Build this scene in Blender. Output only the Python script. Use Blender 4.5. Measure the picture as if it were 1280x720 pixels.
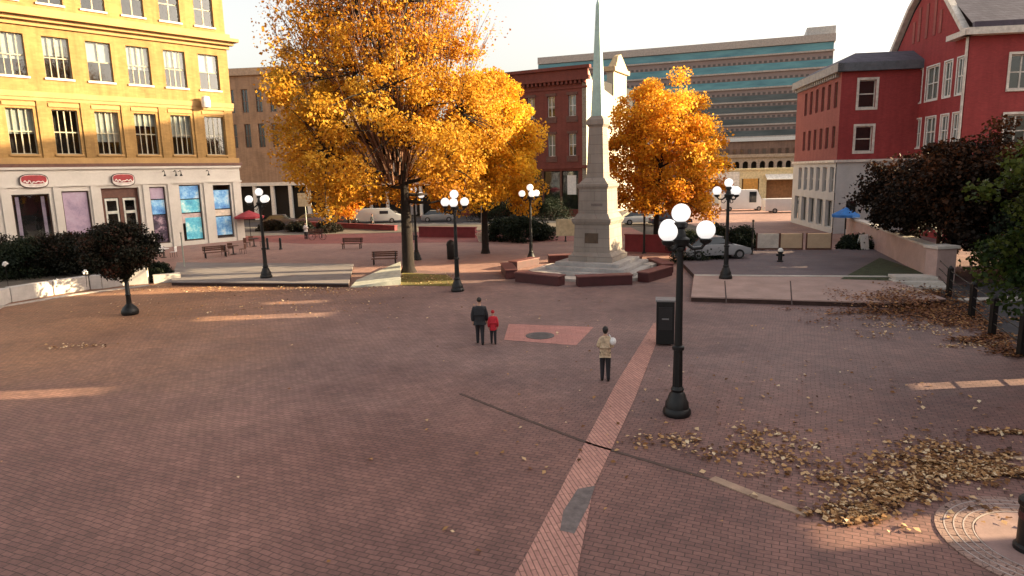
import bpy, bmesh, math, random
import numpy as np
from math import sin, cos, tan, radians, pi, sqrt, atan2
from mathutils import Vector, Matrix
for o in list(bpy.data.objects): bpy.data.objects.remove(o)
S = bpy.context.scene; COL = S.collection
random.seed(5); RNG = np.random.default_rng(5)
# ---------------- camera, sky, sun, exposure ----------------
F = 830.0; PITCH = radians(9.9); ROLL = radians(-1.3); CH = 6.2
cam = bpy.data.objects.new('camera', bpy.data.cameras.new('camera')); COL.objects.link(cam); S.camera = cam
cam.data.sensor_width = 36; cam.data.lens = 36 * F / 1280; cam.data.clip_end = 6000; cam.data.clip_start = .1
cam.matrix_world = Matrix.Translation((0, 0, CH)) @ Matrix.Rotation(pi / 2 - PITCH, 4, 'X') @ Matrix.Rotation(ROLL, 4, 'Z')
SUN_EL, SUN_AZ = radians(15.5), radians(86)      # azimuth clockwise from +Y
w = bpy.data.worlds.new('World'); S.world = w; w.use_nodes = True
nt = w.node_tree; nt.nodes.clear()
sky = nt.nodes.new('ShaderNodeTexSky'); sky.sky_type = 'NISHITA'; sky.sun_disc = False
sky.sun_elevation = SUN_EL; sky.sun_rotation = SUN_AZ; sky.air_density = 1.0; sky.dust_density = 4.0; sky.ozone_density = .6
hs = nt.nodes.new('ShaderNodeHueSaturation'); hs.inputs['Saturation'].default_value = .42
bg = nt.nodes.new('ShaderNodeBackground'); bg.inputs[1].default_value = .108
wo = nt.nodes.new('ShaderNodeOutputWorld')
warm = nt.nodes.new('ShaderNodeMix'); warm.data_type = 'RGBA'; warm.blend_type = 'MULTIPLY'; warm.inputs[0].default_value = 1
warm.inputs[7].default_value = (1.0, .92, .84, 1)
nt.links.new(sky.outputs[0], hs.inputs['Color']); nt.links.new(hs.outputs[0], warm.inputs[6]); nt.links.new(warm.outputs[2], bg.inputs[0]); nt.links.new(bg.outputs[0], wo.inputs[0])
sl = bpy.data.lights.new('sun', 'SUN'); sl.energy = 5.0; sl.angle = radians(.3); sl.color = (1, .78, .46)
sun = bpy.data.objects.new('sun', sl); COL.objects.link(sun)
SD = Vector((sin(SUN_AZ) * cos(SUN_EL), cos(SUN_AZ) * cos(SUN_EL), sin(SUN_EL)))
sun.rotation_euler = (-SD).to_track_quat('-Z', 'Y').to_euler(); sun.location = (60, 20, 60)
vs = S.view_settings; vs.view_transform = 'Standard'; vs.look = 'None'; vs.gamma = 1; vs.exposure = 2.03
S.cycles.max_bounces = 6; S.cycles.diffuse_bounces = 3; S.cycles.transparent_max_bounces = 12

# ---------------- measuring: photo point -> place on the ground ----------------
def ray(px, py):
    u = (px - 640) / F; v = (360 - py) / F; c, s = cos(ROLL), sin(ROLL)
    x = u * c - v * s; y = u * s + v * c
    return Vector((x, cos(PITCH) + y * sin(PITCH), -sin(PITCH) + y * cos(PITCH)))
def G(px, py, z=0):
    d = ray(px, py); t = (z - CH) / d.z; return Vector((d.x * t, d.y * t, z))
def U(px, py, Y):
    d = ray(px, py); t = Y / d.y; return Vector((d.x * t, Y, CH + d.z * t))

# ---------------- materials ----------------
MATS = {}
def newmat(name):
    m = bpy.data.materials.new(name); m.use_nodes = True; n = m.node_tree; n.nodes.clear()
    o = n.nodes.new('ShaderNodeOutputMaterial'); b = n.nodes.new('ShaderNodeBsdfPrincipled'); n.links.new(b.outputs[0], o.inputs[0])
    return m, n, b, o
def N(n, t, **k):
    x = n.nodes.new(t)
    for a, v in k.items(): setattr(x, a, v)
    return x
def ramp(n, stops, fac=None):
    r = n.nodes.new('ShaderNodeValToRGB'); e = r.color_ramp.elements
    while len(e) < len(stops): e.new(.5)
    for i, (p, c) in enumerate(stops): e[i].position = p; e[i].color = (*c, 1) if len(c) == 3 else c
    if fac is not None: n.links.new(fac, r.inputs[0])
    return r
def mixc(n, a, b, fac, mode='MIX'):
    m = n.nodes.new('ShaderNodeMix'); m.data_type = 'RGBA'; m.blend_type = mode
    for s, v in ((6, a), (7, b), (0, fac)):
        if isinstance(v, (int, float)): m.inputs[s].default_value = v
        elif isinstance(v, (tuple, list)): m.inputs[s].default_value = (*v, 1)
        else: n.links.new(v, m.inputs[s])
    return m.outputs[2]
def noise(n, scale, detail=4, vec=None, rough=.6):
    t = n.nodes.new('ShaderNodeTexNoise'); t.inputs['Scale'].default_value = scale; t.inputs['Detail'].default_value = detail; t.inputs['Roughness'].default_value = rough
    if vec is not None: n.links.new(vec, t.inputs['Vector'])
    return t.outputs[0]
def plain(name, col, rough=.7, metal=0, var=.25, scale=3, bump=.15, emit=0, spec=.5):
    if name in MATS: return MATS[name]
    m, n, b, o = newmat(name); tc = N(n, 'ShaderNodeTexCoord')
    f = noise(n, scale, 6, tc.outputs['Object']); f2 = noise(n, scale * 9, 3, tc.outputs['Object'])
    r = ramp(n, [(.3, tuple(c * (1 - var) for c in col)), (.7, tuple(min(1, c * (1 + var)) for c in col))], f)
    c = mixc(n, r.outputs[0], tuple(x * (1 - var) for x in col), .0)
    r2 = ramp(n, [(.35, (1 - var * .6,) * 3), (.65, (1, 1, 1))], f2)
    c = mixc(n, c, r2.outputs[0], 1.0, 'MULTIPLY')
    n.links.new(c, b.inputs['Base Color']); b.inputs['Roughness'].default_value = rough; b.inputs['Metallic'].default_value = metal
    b.inputs['Specular IOR Level'].default_value = spec
    if bump:
        bp = N(n, 'ShaderNodeBump'); bp.inputs['Strength'].default_value = bump; bp.inputs['Distance'].default_value = .02
        n.links.new(f2, bp.inputs['Height']); n.links.new(bp.outputs[0], b.inputs['Normal'])
    if emit: n.links.new(c, b.inputs['Emission Color']); b.inputs['Emission Strength'].default_value = emit
    MATS[name] = m; return m
def brickwall(name, c1, c2, mortar, scale=1.0, bw=.24, bh=.08, ms=.012, stain=.35, rough=.85):
    if name in MATS: return MATS[name]
    m, n, b, o = newmat(name); tc = N(n, 'ShaderNodeTexCoord'); sx = N(n, 'ShaderNodeSeparateXYZ'); n.links.new(tc.outputs['Object'], sx.inputs[0])
    ad = N(n, 'ShaderNodeMath', operation='ADD'); n.links.new(sx.outputs[0], ad.inputs[0]); n.links.new(sx.outputs[1], ad.inputs[1])
    cx = N(n, 'ShaderNodeCombineXYZ'); n.links.new(ad.outputs[0], cx.inputs[0]); n.links.new(sx.outputs[2], cx.inputs[1])
    t = N(n, 'ShaderNodeTexBrick'); t.inputs['Scale'].default_value = scale; t.inputs['Brick Width'].default_value = bw; t.inputs['Row Height'].default_value = bh
    t.inputs['Mortar Size'].default_value = ms; t.inputs['Color1'].default_value = (*c1, 1); t.inputs['Color2'].default_value = (*c2, 1); t.inputs['Mortar'].default_value = (*mortar, 1)
    n.links.new(cx.outputs[0], t.inputs['Vector'])
    f = noise(n, .35, 7, tc.outputs['Object'], .7)
    r = ramp(n, [(.3, (1 - stain,) * 3), (.65, (1, 1, 1))], f)
    # rain streaks below sills and cornices: noise stretched up and down
    mp = N(n, 'ShaderNodeMapping'); mp.inputs['Scale'].default_value = (2.2, 2.2, .18); n.links.new(tc.outputs['Object'], mp.inputs[0])
    f2 = noise(n, 1.0, 5, mp.outputs[0]); r2 = ramp(n, [(.35, (1 - stain * .6,) * 3), (.6, (1, 1, 1))], f2)
    c = mixc(n, t.outputs[0], r.outputs[0], 1.0, 'MULTIPLY'); c = mixc(n, c, r2.outputs[0], 1.0, 'MULTIPLY')
    n.links.new(c, b.inputs['Base Color']); b.inputs['Roughness'].default_value = rough; b.inputs['Specular IOR Level'].default_value = .25
    bp = N(n, 'ShaderNodeBump'); bp.inputs['Strength'].default_value = .3; bp.inputs['Distance'].default_value = .01; n.links.new(t.outputs[1], bp.inputs['Height']); bp.invert = True
    n.links.new(bp.outputs[0], b.inputs['Normal'])
    MATS[name] = m; return m
def paving(name, c1, c2, mortar, rot=0, bw=.21, bh=.105, ms=.008, mott=.3, rough=.8, bump=.5, warp=.05, zones=False):
    if name in MATS: return MATS[name]
    m, n, b, o = newmat(name); tc = N(n, 'ShaderNodeTexCoord')
    mp = N(n, 'ShaderNodeMapping'); mp.inputs['Rotation'].default_value = (0, 0, radians(rot)); n.links.new(tc.outputs['Object'], mp.inputs[0])
    nw = N(n, 'ShaderNodeTexNoise'); nw.inputs['Scale'].default_value = .5; nw.inputs['Detail'].default_value = 3; n.links.new(tc.outputs['Object'], nw.inputs['Vector'])
    va = N(n, 'ShaderNodeVectorMath', operation='SCALE'); va.inputs['Scale'].default_value = warp; n.links.new(nw.outputs['Color'], va.inputs[0])
    vb = N(n, 'ShaderNodeVectorMath', operation='ADD'); n.links.new(mp.outputs[0], vb.inputs[0]); n.links.new(va.outputs[0], vb.inputs[1])
    t = N(n, 'ShaderNodeTexBrick'); t.inputs['Scale'].default_value = 1; t.inputs['Brick Width'].default_value = bw; t.inputs['Row Height'].default_value = bh
    t.inputs['Mortar Size'].default_value = ms; t.inputs['Mortar Smooth'].default_value = .3; t.inputs['Color1'].default_value = (*c1, 1); t.inputs['Color2'].default_value = (*c2, 1); t.inputs['Mortar'].default_value = (*mortar, 1); t.inputs['Bias'].default_value = -.1
    n.links.new(vb.outputs[0], t.inputs['Vector'])
    # missing/deeper joints: wider dark gaps in places
    tcol = t.outputs[0]
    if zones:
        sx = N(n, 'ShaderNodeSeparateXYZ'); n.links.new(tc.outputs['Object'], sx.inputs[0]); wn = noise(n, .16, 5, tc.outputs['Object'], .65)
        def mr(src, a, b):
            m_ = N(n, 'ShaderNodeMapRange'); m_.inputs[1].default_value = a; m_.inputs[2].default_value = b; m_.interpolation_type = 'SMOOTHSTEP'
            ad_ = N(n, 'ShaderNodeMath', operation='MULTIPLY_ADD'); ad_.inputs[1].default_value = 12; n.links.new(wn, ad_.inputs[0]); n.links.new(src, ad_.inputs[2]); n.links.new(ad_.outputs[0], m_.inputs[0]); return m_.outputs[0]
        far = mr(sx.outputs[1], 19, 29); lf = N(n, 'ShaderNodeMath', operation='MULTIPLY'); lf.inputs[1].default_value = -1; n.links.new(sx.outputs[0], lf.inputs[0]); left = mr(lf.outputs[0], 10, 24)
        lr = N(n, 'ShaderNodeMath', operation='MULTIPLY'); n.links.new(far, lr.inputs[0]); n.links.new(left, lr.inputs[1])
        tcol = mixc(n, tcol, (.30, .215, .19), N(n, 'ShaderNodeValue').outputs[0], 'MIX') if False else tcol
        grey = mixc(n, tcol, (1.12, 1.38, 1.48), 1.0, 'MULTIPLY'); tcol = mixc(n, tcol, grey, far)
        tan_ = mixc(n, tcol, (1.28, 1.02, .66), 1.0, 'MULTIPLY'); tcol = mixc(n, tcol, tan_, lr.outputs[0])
    g1 = noise(n, .22, 6, tc.outputs['Object'], .65); g2 = noise(n, 1.7, 5, tc.outputs['Object'], .7); g3 = noise(n, 14, 3, tc.outputs['Object'])
    c = mixc(n, tcol, ramp(n, [(.32, (1 - mott, 1 - mott, 1 - mott * .9)), (.66, (1.0, 1.0, 1.0))], g1).outputs[0], 1, 'MULTIPLY')
    c = mixc(n, c, ramp(n, [(.3, (1 - mott * .7,) * 3), (.6, (1, 1, 1))], g2).outputs[0], 1, 'MULTIPLY')
    c = mixc(n, c, ramp(n, [(.3, (.75, .74, .74)), (.7, (1.0, 1.0, 1.0))], g3).outputs[0], 1, 'MULTIPLY')
    # pale dust and gum spots
    g4 = noise(n, 3.1, 8, tc.outputs['Object'], .75)
    c = mixc(n, c, (.42, .34, .29), ramp(n, [(.68, (0, 0, 0)), (.76, (.45, .45, .45))], g4).outputs[0])
    n.links.new(c, b.inputs['Base Color']); b.inputs['Specular IOR Level'].default_value = .35
    rr = ramp(n, [(.3, (rough - .18,) * 3), (.7, (rough,) * 3)], g2); n.links.new(rr.outputs[0], b.inputs['Roughness'])
    bp = N(n, 'ShaderNodeBump'); bp.inputs['Strength'].default_value = bump; bp.inputs['Distance'].default_value = .015; bp.invert = True
    mm = N(n, 'ShaderNodeMath', operation='ADD'); n.links.new(t.outputs[1], mm.inputs[0]); n.links.new(g3, mm.inputs[1]); n.links.new(mm.outputs[0], bp.inputs['Height'])
    n.links.new(bp.outputs[0], b.inputs['Normal'])
    MATS[name] = m; return m
def leafmat(name, stops, trans=.35, rough=.6):
    if name in MATS: return MATS[name]
    m, n, b, o = newmat(name); at = N(n, 'ShaderNodeAttribute'); at.attribute_name = 'tone'
    r = ramp(n, stops, at.outputs['Fac'])
    n.links.new(r.outputs[0], b.inputs['Base Color']); b.inputs['Roughness'].default_value = rough; b.inputs['Specular IOR Level'].default_value = .2
    tr = N(n, 'ShaderNodeBsdfTranslucent'); n.links.new(r.outputs[0], tr.inputs[0]); mx = N(n, 'ShaderNodeMixShader'); mx.inputs[0].default_value = trans
    n.links.new(b.outputs[0], mx.inputs[1]); n.links.new(tr.outputs[0], mx.inputs[2]); n.links.new(mx.outputs[0], o.inputs[0])
    MATS[name] = m; return m
def glassmat(name, tint=(.02, .022, .025), refl=.5):
    if name in MATS: return MATS[name]
    m, n, b, o = newmat(name); tc = N(n, 'ShaderNodeTexCoord')
    gl = N(n, 'ShaderNodeBsdfGlossy'); gl.inputs['Roughness'].default_value = .03; gl.inputs['Color'].default_value = (.9, .93, .95, 1)
    tp = N(n, 'ShaderNodeBsdfTransparent'); tp.inputs[0].default_value = (.8, .85, .85, 1)
    bp = N(n, 'ShaderNodeBump'); bp.inputs['Strength'].default_value = .08; bp.inputs['Distance'].default_value = .05; n.links.new(noise(n, 1.3, 2, tc.outputs['Object']), bp.inputs['Height']); n.links.new(bp.outputs[0], gl.inputs['Normal'])
    mx = N(n, 'ShaderNodeMixShader'); mx.inputs[0].default_value = refl
    n.links.new(tp.outputs[0], mx.inputs[1]); n.links.new(gl.outputs[0], mx.inputs[2]); n.links.new(mx.outputs[0], o.inputs[0])
    MATS[name] = m; return m

IRON = plain('black_iron', (.0045, .0045, .005), .5, .2, .3, 8, .2)
WHITEPAINT = plain('white_paint', (.72, .7, .66), .6, 0, .12, 4)
GLASS = glassmat('window_glass', refl=.07); DARKGLASS = glassmat('dark_glass', refl=.09)
INTERIOR = plain('dark_interior', (.014, .011, .009), .9)
BLIND = plain('blind', (.26, .27, .25), .8, 0, .08, 3, .0)
GRANITE = plain('granite', (.36, .33, .31), .8, 0, .22, 1.5, .3)
PALESTONE = plain('pale_stone', (.52, .47, .42), .8, 0, .22, 1.2, .3)
BARK = plain('bark', (.016, .010, .008), .95, 0, .45, 5, .9)

# ---------------- mesh collector ----------------
class MB:
    def __init__(s): s.v = []; s.f = []
    def add(s, vs, fs):
        k = len(s.v); s.v += [tuple(p) for p in vs]; s.f += [tuple(k + i for i in f) for f in fs]; return s
    def box(s, x0, x1, y0, y1, z0, z1, M=None):
        c = [(x0, y0, z0), (x1, y0, z0), (x1, y1, z0), (x0, y1, z0), (x0, y0, z1), (x1, y0, z1), (x1, y1, z1), (x0, y1, z1)]
        if M is not None: c = [M @ Vector(p) for p in c]
        return s.add(c, [(0, 3, 2, 1), (4, 5, 6, 7), (0, 1, 5, 4), (1, 2, 6, 5), (2, 3, 7, 6), (3, 0, 4, 7)])
    def quad(s, a, b, c, d): return s.add([a, b, c, d], [(0, 1, 2, 3)])
    def prism(s, poly, z0, z1, M=None, top=None):
        n = len(poly); top = top or poly
        c = [(p[0], p[1], z0) for p in poly] + [(p[0], p[1], z1) for p in top]
        if M is not None: c = [M @ Vector(p) for p in c]
        return s.add(c, [tuple(range(n))[::-1], tuple(range(n, 2 * n))] + [(i, (i + 1) % n, n + (i + 1) % n, n + i) for i in range(n)])
    def lathe(s, prof, n=20, c=(0, 0, 0), cap=True):
        k = []; 
        for r, z in prof:
            for i in range(n):
                a = 2 * pi * i / n; k.append((c[0] + r * cos(a), c[1] + r * sin(a), c[2] + z))
        fs = [(j * n + i, j * n + (i + 1) % n, (j + 1) * n + (i + 1) % n, (j + 1) * n + i) for j in range(len(prof) - 1) for i in range(n)]
        if cap: fs += [tuple(range(n))[::-1], tuple(range((len(prof) - 1) * n, len(prof) * n))]
        return s.add(k, fs)
    def tube(s, pts, rad, n=8, cap=True):
        pts = [Vector(p) for p in pts]
        if isinstance(rad, (int, float)): rad = [rad] * len(pts)
        k = []; up = Vector((0, 0, 1)); prev = None
        for i, p in enumerate(pts):
            d = (pts[min(i + 1, len(pts) - 1)] - pts[max(i - 1, 0)]).normalized()
            if prev is None:
                a = d.cross(up if abs(d.z) < .9 else Vector((1, 0, 0))).normalized()
            else:
                a = (prev - d * prev.dot(d)); a = a.normalized() if a.length > 1e-6 else d.orthogonal().normalized()
            prev = a; b = d.cross(a)
            for j in range(n):
                t = 2 * pi * j / n; k.append(p + (a * cos(t) + b * sin(t)) * rad[i])
        m = len(pts)
        fs = [(j * n + i, j * n + (i + 1) % n, (j + 1) * n + (i + 1) % n, (j + 1) * n + i) for j in range(m - 1) for i in range(n)]
        if cap: fs += [tuple(range(n))[::-1], tuple(range((m - 1) * n, m * n))]
        return s.add(k, fs)
    def sphere(s, c, r, n=16, m=10, sz=1):
        prof = [(max(1e-4, r * sin(pi * j / m)), -r * sz * cos(pi * j / m)) for j in range(m + 1)]
        return s.lathe(prof, n, c)
    def build(s, name, mat, parent=None, loc=None, rot=0, smooth=False, bevel=0):
        me = bpy.data.meshes.new(name); me.from_pydata(s.v, [], s.f)
        b = bmesh.new(); b.from_mesh(me); bmesh.ops.recalc_face_normals(b, faces=b.faces)
        if bevel: bmesh.ops.bevel(b, geom=[e for e in b.edges if len(e.link_faces) == 2 and e.calc_face_angle(0) > .6], offset=bevel, segments=2, affect='EDGES', profile=.6)
        b.to_mesh(me); b.free()
        if smooth:
            me.polygons.foreach_set('use_smooth', [True] * len(me.polygons))
            try: me.set_sharp_from_angle(angle=radians(40))
            except Exception: pass
        me.materials.append(mat)
        o = bpy.data.objects.new(name, me); COL.objects.link(o)
        if parent: o.parent = parent
        if loc is not None: o.location = loc
        o.rotation_euler = (0, 0, rot)
        return o
def thing(name, label, cat, loc=(0, 0, 0), rot=0, group=None):
    o = bpy.data.objects.new(name, None); COL.objects.link(o); o.location = loc; o.rotation_euler = (0, 0, rot); o.empty_display_size = .3
    return tag(o, label, cat, group)
def tag(o, label=None, cat=None, group=None, kind=None):
    if label: o['label'] = label
    if cat: o['category'] = cat
    if group: o['group'] = group
    if kind: o['kind'] = kind
    return o
def dup(root, loc=None, rot=None, label=None, scale=None):
    r = root.copy(); COL.objects.link(r)
    if loc is not None: r.location = loc
    if rot is not None: r.rotation_euler = (0, 0, rot)
    if scale is not None: r.scale = scale
    if label: r['label'] = label
    for ch in root.children:
        c = ch.copy(); COL.objects.link(c); c.parent = r
        for g in ch.children:
            d = g.copy(); COL.objects.link(d); d.parent = c
    return r

# ---------------- setting: ground ----------------
def sheet(name, pts, z, mat, kind='structure'):
    mb = MB(); mb.add([(p[0], p[1], z) for p in pts], [tuple(range(len(pts)))]); o = mb.build(name, mat)
    if o.data.polygons[0].normal.z < 0: o.data.flip_normals()
    tag(o, kind=kind); return o
PLAZA = paving('plaza_brick', (.335, .172, .142), (.25, .128, .108), (.10, .057, .049), rot=24, bw=.24, bh=.12, ms=.009, bump=.16, mott=.42, warp=.25, zones=True)
PLAZA2 = paving('plaza_brick_grey', (.43, .275, .225), (.35, .225, .185), (.18, .115, .095), rot=24, ms=.007, bump=.15, mott=.24, warp=.1)
PLAZA3 = paving('plaza_brick_tan', (.50, .27, .15), (.40, .215, .12), (.17, .095, .06), rot=-32, ms=.008, bump=.4, mott=.25)
STRIP = paving('strip_brick', (.66, .34, .27), (.54, .27, .22), (.24, .13, .10), rot=77, bw=.5, bh=.09, ms=.01, mott=.25, warp=.015)
PINK = paving('pink_paving', (.60, .28, .24), (.52, .24, .20), (.28, .14, .12), rot=2, bw=.4, bh=.2, ms=.006, mott=.2)
ASPH = plain('asphalt', (.055, .05, .055), .9, 0, .35, .6, .5)
COURT = paving('court_asphalt', (.20, .15, .155), (.16, .12, .13), (.10, .075, .08), rot=8, bw=1.2, bh=.25, ms=.01, mott=.35)
REDPAVE = paving('red_pavement', (.36, .12, .10), (.27, .085, .07), (.11, .05, .045), rot=8, bw=.4, bh=.2, mott=.3)
ROSE = paving('rose_paving', (.44, .26, .21), (.36, .20, .165), (.18, .11, .09), rot=8, bw=.4, bh=.2, mott=.3)
CONC = plain('concrete', (.44, .36, .32), .85, 0, .2, .8, .35)
EARTH = plain('earth', (.10, .075, .055), .95, 0, .4, .2, .4)
sheet('ground', [(-1500, -300), (1500, -300), (1500, 2500), (-1500, 2500)], -.02, EARTH)
def g2(*pp): return [G(*p) for p in pp]
sheet('plaza', [(-60, -6), (36, -6), (36, 60), (-24, 62), (-60, 40)], 0, PLAZA)
# tan brick field on the left, greyer field across the middle
sheet('far_pavement', [(-27, 40.5), (-6, 43), (8.5, 36), (13, 44), (13, 62), (-22, 66), (-60, 50)], .004, ROSE)
sheet('brick_strip', g2((632, 738), (722, 738), (722, 712), (742, 610), (793, 500), (830, 404), (817, 404), (770, 480), (712, 590), (655, 700)), .012, STRIP)
sheet('worn_patch', g2((722, 612), (744, 608), (736, 632), (718, 668), (700, 664), (704, 640)), .016, plain('worn_mortar', (.16, .13, .125), .9, 0, .3, 6, .5))
sheet('yellow_strip_edge', g2((640, 732), (656, 732), (674, 678), (686, 652), (668, 678)), .016, STRIP)
sheet('pink_panel', g2((636, 405), (742, 409), (720, 432), (630, 425)), .008, PINK)
def curb_line(name, pp, wdt, z, h, mat):
    mb = MB()
    pts = [G(*p) for p in pp]
    for a, b in zip(pts, pts[1:]):
        d = (b - a); L = d.length; d.normalize(); nrm = Vector((-d.y, d.x, 0)) * wdt / 2
        n = max(1, int(L / 1.2))
        for i in range(n):
            p = a + d * (L * i / n + .006); q = a + d * (L * (i + 1) / n - .006)
            mb.prism([p + nrm, p - nrm, q - nrm, q + nrm], z, z + h)
    return tag(mb.build(name, mat), kind='structure')
JOINT = plain('dark_joint', (.09, .055, .045), .9, 0, .3, 4)
curb_line('paving_edge', [(575, 492), (640, 518), (740, 556), (890, 600)], .09, -.01, .022, JOINT)
curb_line('paving_edge_stone', [(890, 598), (940, 618), (1010, 644)], .22, -.01, .03, plain('tan_stone', (.36, .24, .17), .85))
curb_line('paving_edge_right', [(1215, 565), (1330, 580)], .2, -.01, .03, plain('tan_stone', (.36, .24, .17), .85))
curb_line('left_kerb', [(-40, 408), (0, 384), (90, 369), (186, 357)], .35, -.01, .06, plain('kerb_stone', (.42, .36, .32), .85))
# terraces: raised slabs with a dark riser
def slab(name, pp, h, mat, riser, joints=0):
    pts = [G(*p) for p in pp]
    mb = MB(); mb.prism([(p.x, p.y) for p in pts], 0, h - .06); o = mb.build(name + '_riser', riser); tag(o, kind='structure')
    c = sum(pts, Vector()) / len(pts)
    mb = MB(); mb.prism([(p.x + (p.x - c.x) * .004, p.y + (p.y - c.y) * .01 - .03) for p in pts], h - .06, h); o = mb.build(name, mat); tag(o, kind='structure')
    return pts
RISER = plain('riser_dark', (.05, .025, .02), .9)
PINKCONC = plain('pink_concrete', (.37, .25, .215), .85, 0, .18, .9, .3)
GREYCONC = plain('grey_terrace', (.20, .175, .17), .75, 0, .15, .9, .3)
slab('right_terrace', [(864, 377), (1108, 385), (1180, 380), (1100, 351), (868, 349)], .26, PINKCONC, RISER)
slab('left_terrace', [(215, 357), (436, 359), (442, 334), (222, 332)], .24, GREYCONC, RISER)
mb = MB()
for a, b in (((1108, 352), (868, 350)),):
    p, q = G(*a), G(*b); mb.prism([p + Vector((0, .1, 0)), q + Vector((0, .1, 0)), q + Vector((0, -.15, 0)), p + Vector((0, -.15, 0))], .26, .30)
tag(mb.build('terrace_edge', PALESTONE), kind='structure')
mb = MB()
for x in (908, 990):
    p, q = G(x, 377 + (x - 864) * .03, .262), G(x - 2, 351, .262); mb.prism([p + Vector((.03, 0, 0)), q + Vector((.03, 0, 0)), q - Vector((.03, 0, 0)), p - Vector((.03, 0, 0))], .255, .264)
tag(mb.build('terrace_joint', RISER), kind='structure')
sheet('raised_court', g2((868, 349), (1104, 351), (1165, 345), (1085, 305), (1045, 316), (880, 318), (850, 330)), .25, COURT)
mb = MB(); mb.prism([G(*p).xy for p in ((868, 349), (1104, 351), (1165, 345), (1085, 305), (1045, 316), (880, 318), (850, 330))], 0, .245); tag(mb.build('court_base', RISER), kind='structure')
# pale ramp beside the left terrace, grass strip round the maple
mb = MB(); a, b, c, d = G(438, 360), G(501, 356), G(501, 334), G(446, 352)
mb.add([a, b, (c.x, c.y, 0), d, (a.x, a.y, .05), (b.x, b.y, .3), (c.x, c.y, .4), (d.x, d.y, .1)], [(0, 3, 2, 1), (4, 5, 6, 7), (0, 1, 5, 4), (1, 2, 6, 5), (2, 3, 7, 6), (3, 0, 4, 7)])
tag(mb.build('pale_ramp', plain('pale_green_stone', (.46, .47, .40), .8)), kind='structure')
sheet('grass_strip', g2((500, 357), (575, 358), (560, 344), (503, 341)), .02, plain('dull_grass', (.16, .13, .025), .95, 0, .5, 4, .8))
sheet('court_grass', [G(*p, .26) for p in ((1050, 349), (1150, 352), (1168, 345), (1100, 322))], .262, plain('dark_grass', (.045, .055, .02), .95, 0, .5, 3, .8))
# streets and pavements behind
sheet('back_street', [(-70, 78), (60, 84), (90, 96), (90, 104), (-70, 92)], .006, ASPH)
sheet('back_street_left', [(-26, 66), (-14, 92), (-26, 92), (-46, 78), (-29, 70)], .002, ASPH)
sheet('red_pavement', [(-27, 63), (13, 58), (13, 72), (-30, 72)], .01, REDPAVE)
sheet('red_pavement_left', [(-36, 38), (-22, 48), (-16, 60), (-27.6, 66.8), (-50, 42)], .012, ROSE)
sheet('side_road', [(19.6, 32), (24.5, 34), (60, 34), (60, -10), (13.5, -10), (16.4, 17)], .01, ASPH)
sheet('right_lane', [(20, 48), (34, 46), (31, 60), (44, 110), (20, 110)], .008, ROSE)
mb = MB()
mb.prism([(20.2, 29.0), (26, 29.4), (26, 29.9), (20.2, 29.5)], .01, .12); tag(mb.build('road_kerb', PALESTONE), kind='structure')
mb = MB()
for i in range(16): mb.box(-38 + i * 4, -36 + i * 4, 84.4, 84.55, .012, .016)
tag(mb.build('road_marking', WHITEPAINT), kind='structure')
# curved paving ring at the bottom right
rc = G(1316, 682)
mb = MB(); n = 40
mb.add([(rc.x + 1.05 * cos(2 * pi * i / n), rc.y + 1.05 * sin(2 * pi * i / n), .014) for i in range(n)], [tuple(range(n))])
tag(mb.build('paving_circle', plain('mauve_stone', (.30, .19, .17), .8, 0, .15, 3)), kind='structure')
mb = MB()
for k in range(4):
    r0 = 1.10 + .14 * k; m_ = int(2 * pi * r0 / .22)
    for i in range(m_):
        a0 = 2 * pi * (i + .04) / m_; a1 = 2 * pi * (i + .96) / m_
        mb.prism([(rc.x + r * cos(a), rc.y + r * sin(a)) for r, a in ((r0, a0), (r0 + .12, a0), (r0 + .12, a1), (r0, a1))], .004, .018 + .003 * random.random())
tag(mb.build('paving_ring', PLAZA2), kind='structure')
mb = MB()
for k in range(4): 
    r0 = 1.065 + .14 * k; n = 64
    for i in range(n):
        a0 = 2 * pi * i / n; a1 = 2 * pi * (i + 1) / n
        mb.prism([(rc.x + r * cos(a), rc.y + r * sin(a)) for r, a in ((r0, a0), (r0 + .022, a0), (r0 + .022, a1), (r0, a1))], .004, .022)
tag(mb.build('paving_ring_joint', plain('pale_mortar', (.4, .32, .3), .8)), kind='structure')

# ---------------- facade building kit ----------------
def rotm(a): return Matrix.Rotation(a, 4, 'Z')
def facade(root, name, mat, org, rot, x0, x1, z0, z1, holes, depth=.35):
    # wall in its own x-z plane (outside is -y) with real openings and reveals
    xs = sorted({x0, x1, *[v for h in holes for v in (h[0], h[1]) if x0 < v < x1]}); zs = sorted({z0, z1, *[v for h in holes for v in (h[2], h[3]) if z0 < v < z1]})
    mb = MB()
    for a, b in zip(xs, xs[1:]):
        run = None
        for c, d in zip(zs, zs[1:]):
            cx, cz = (a + b) / 2, (c + d) / 2
            inside = any(h[0] < cx < h[1] and h[2] < cz < h[3] for h in holes)
            if not inside: mb.quad((a, 0, c), (b, 0, c), (b, 0, d), (a, 0, d))
    for h in holes:
        a, b, c, d = h[:4]
        mb.quad((a, 0, c), (a, depth, c), (a, depth, d), (a, 0, d)); mb.quad((b, 0, c), (b, 0, d), (b, depth, d), (b, depth, c))
        mb.quad((a, 0, d), (b, 0, d), (b, depth, d), (a, depth, d)); mb.quad((a, 0, c), (a, depth, c), (b, depth, c), (b, 0, c))
    me = bpy.data.meshes.new(name); me.from_pydata(mb.v, [], mb.f); me.materials.append(mat)
    o = bpy.data.objects.new(name, me); COL.objects.link(o); o.parent = root; o.location = org; o.rotation_euler = (0, 0, rot); return o
WCACHE = {}
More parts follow.
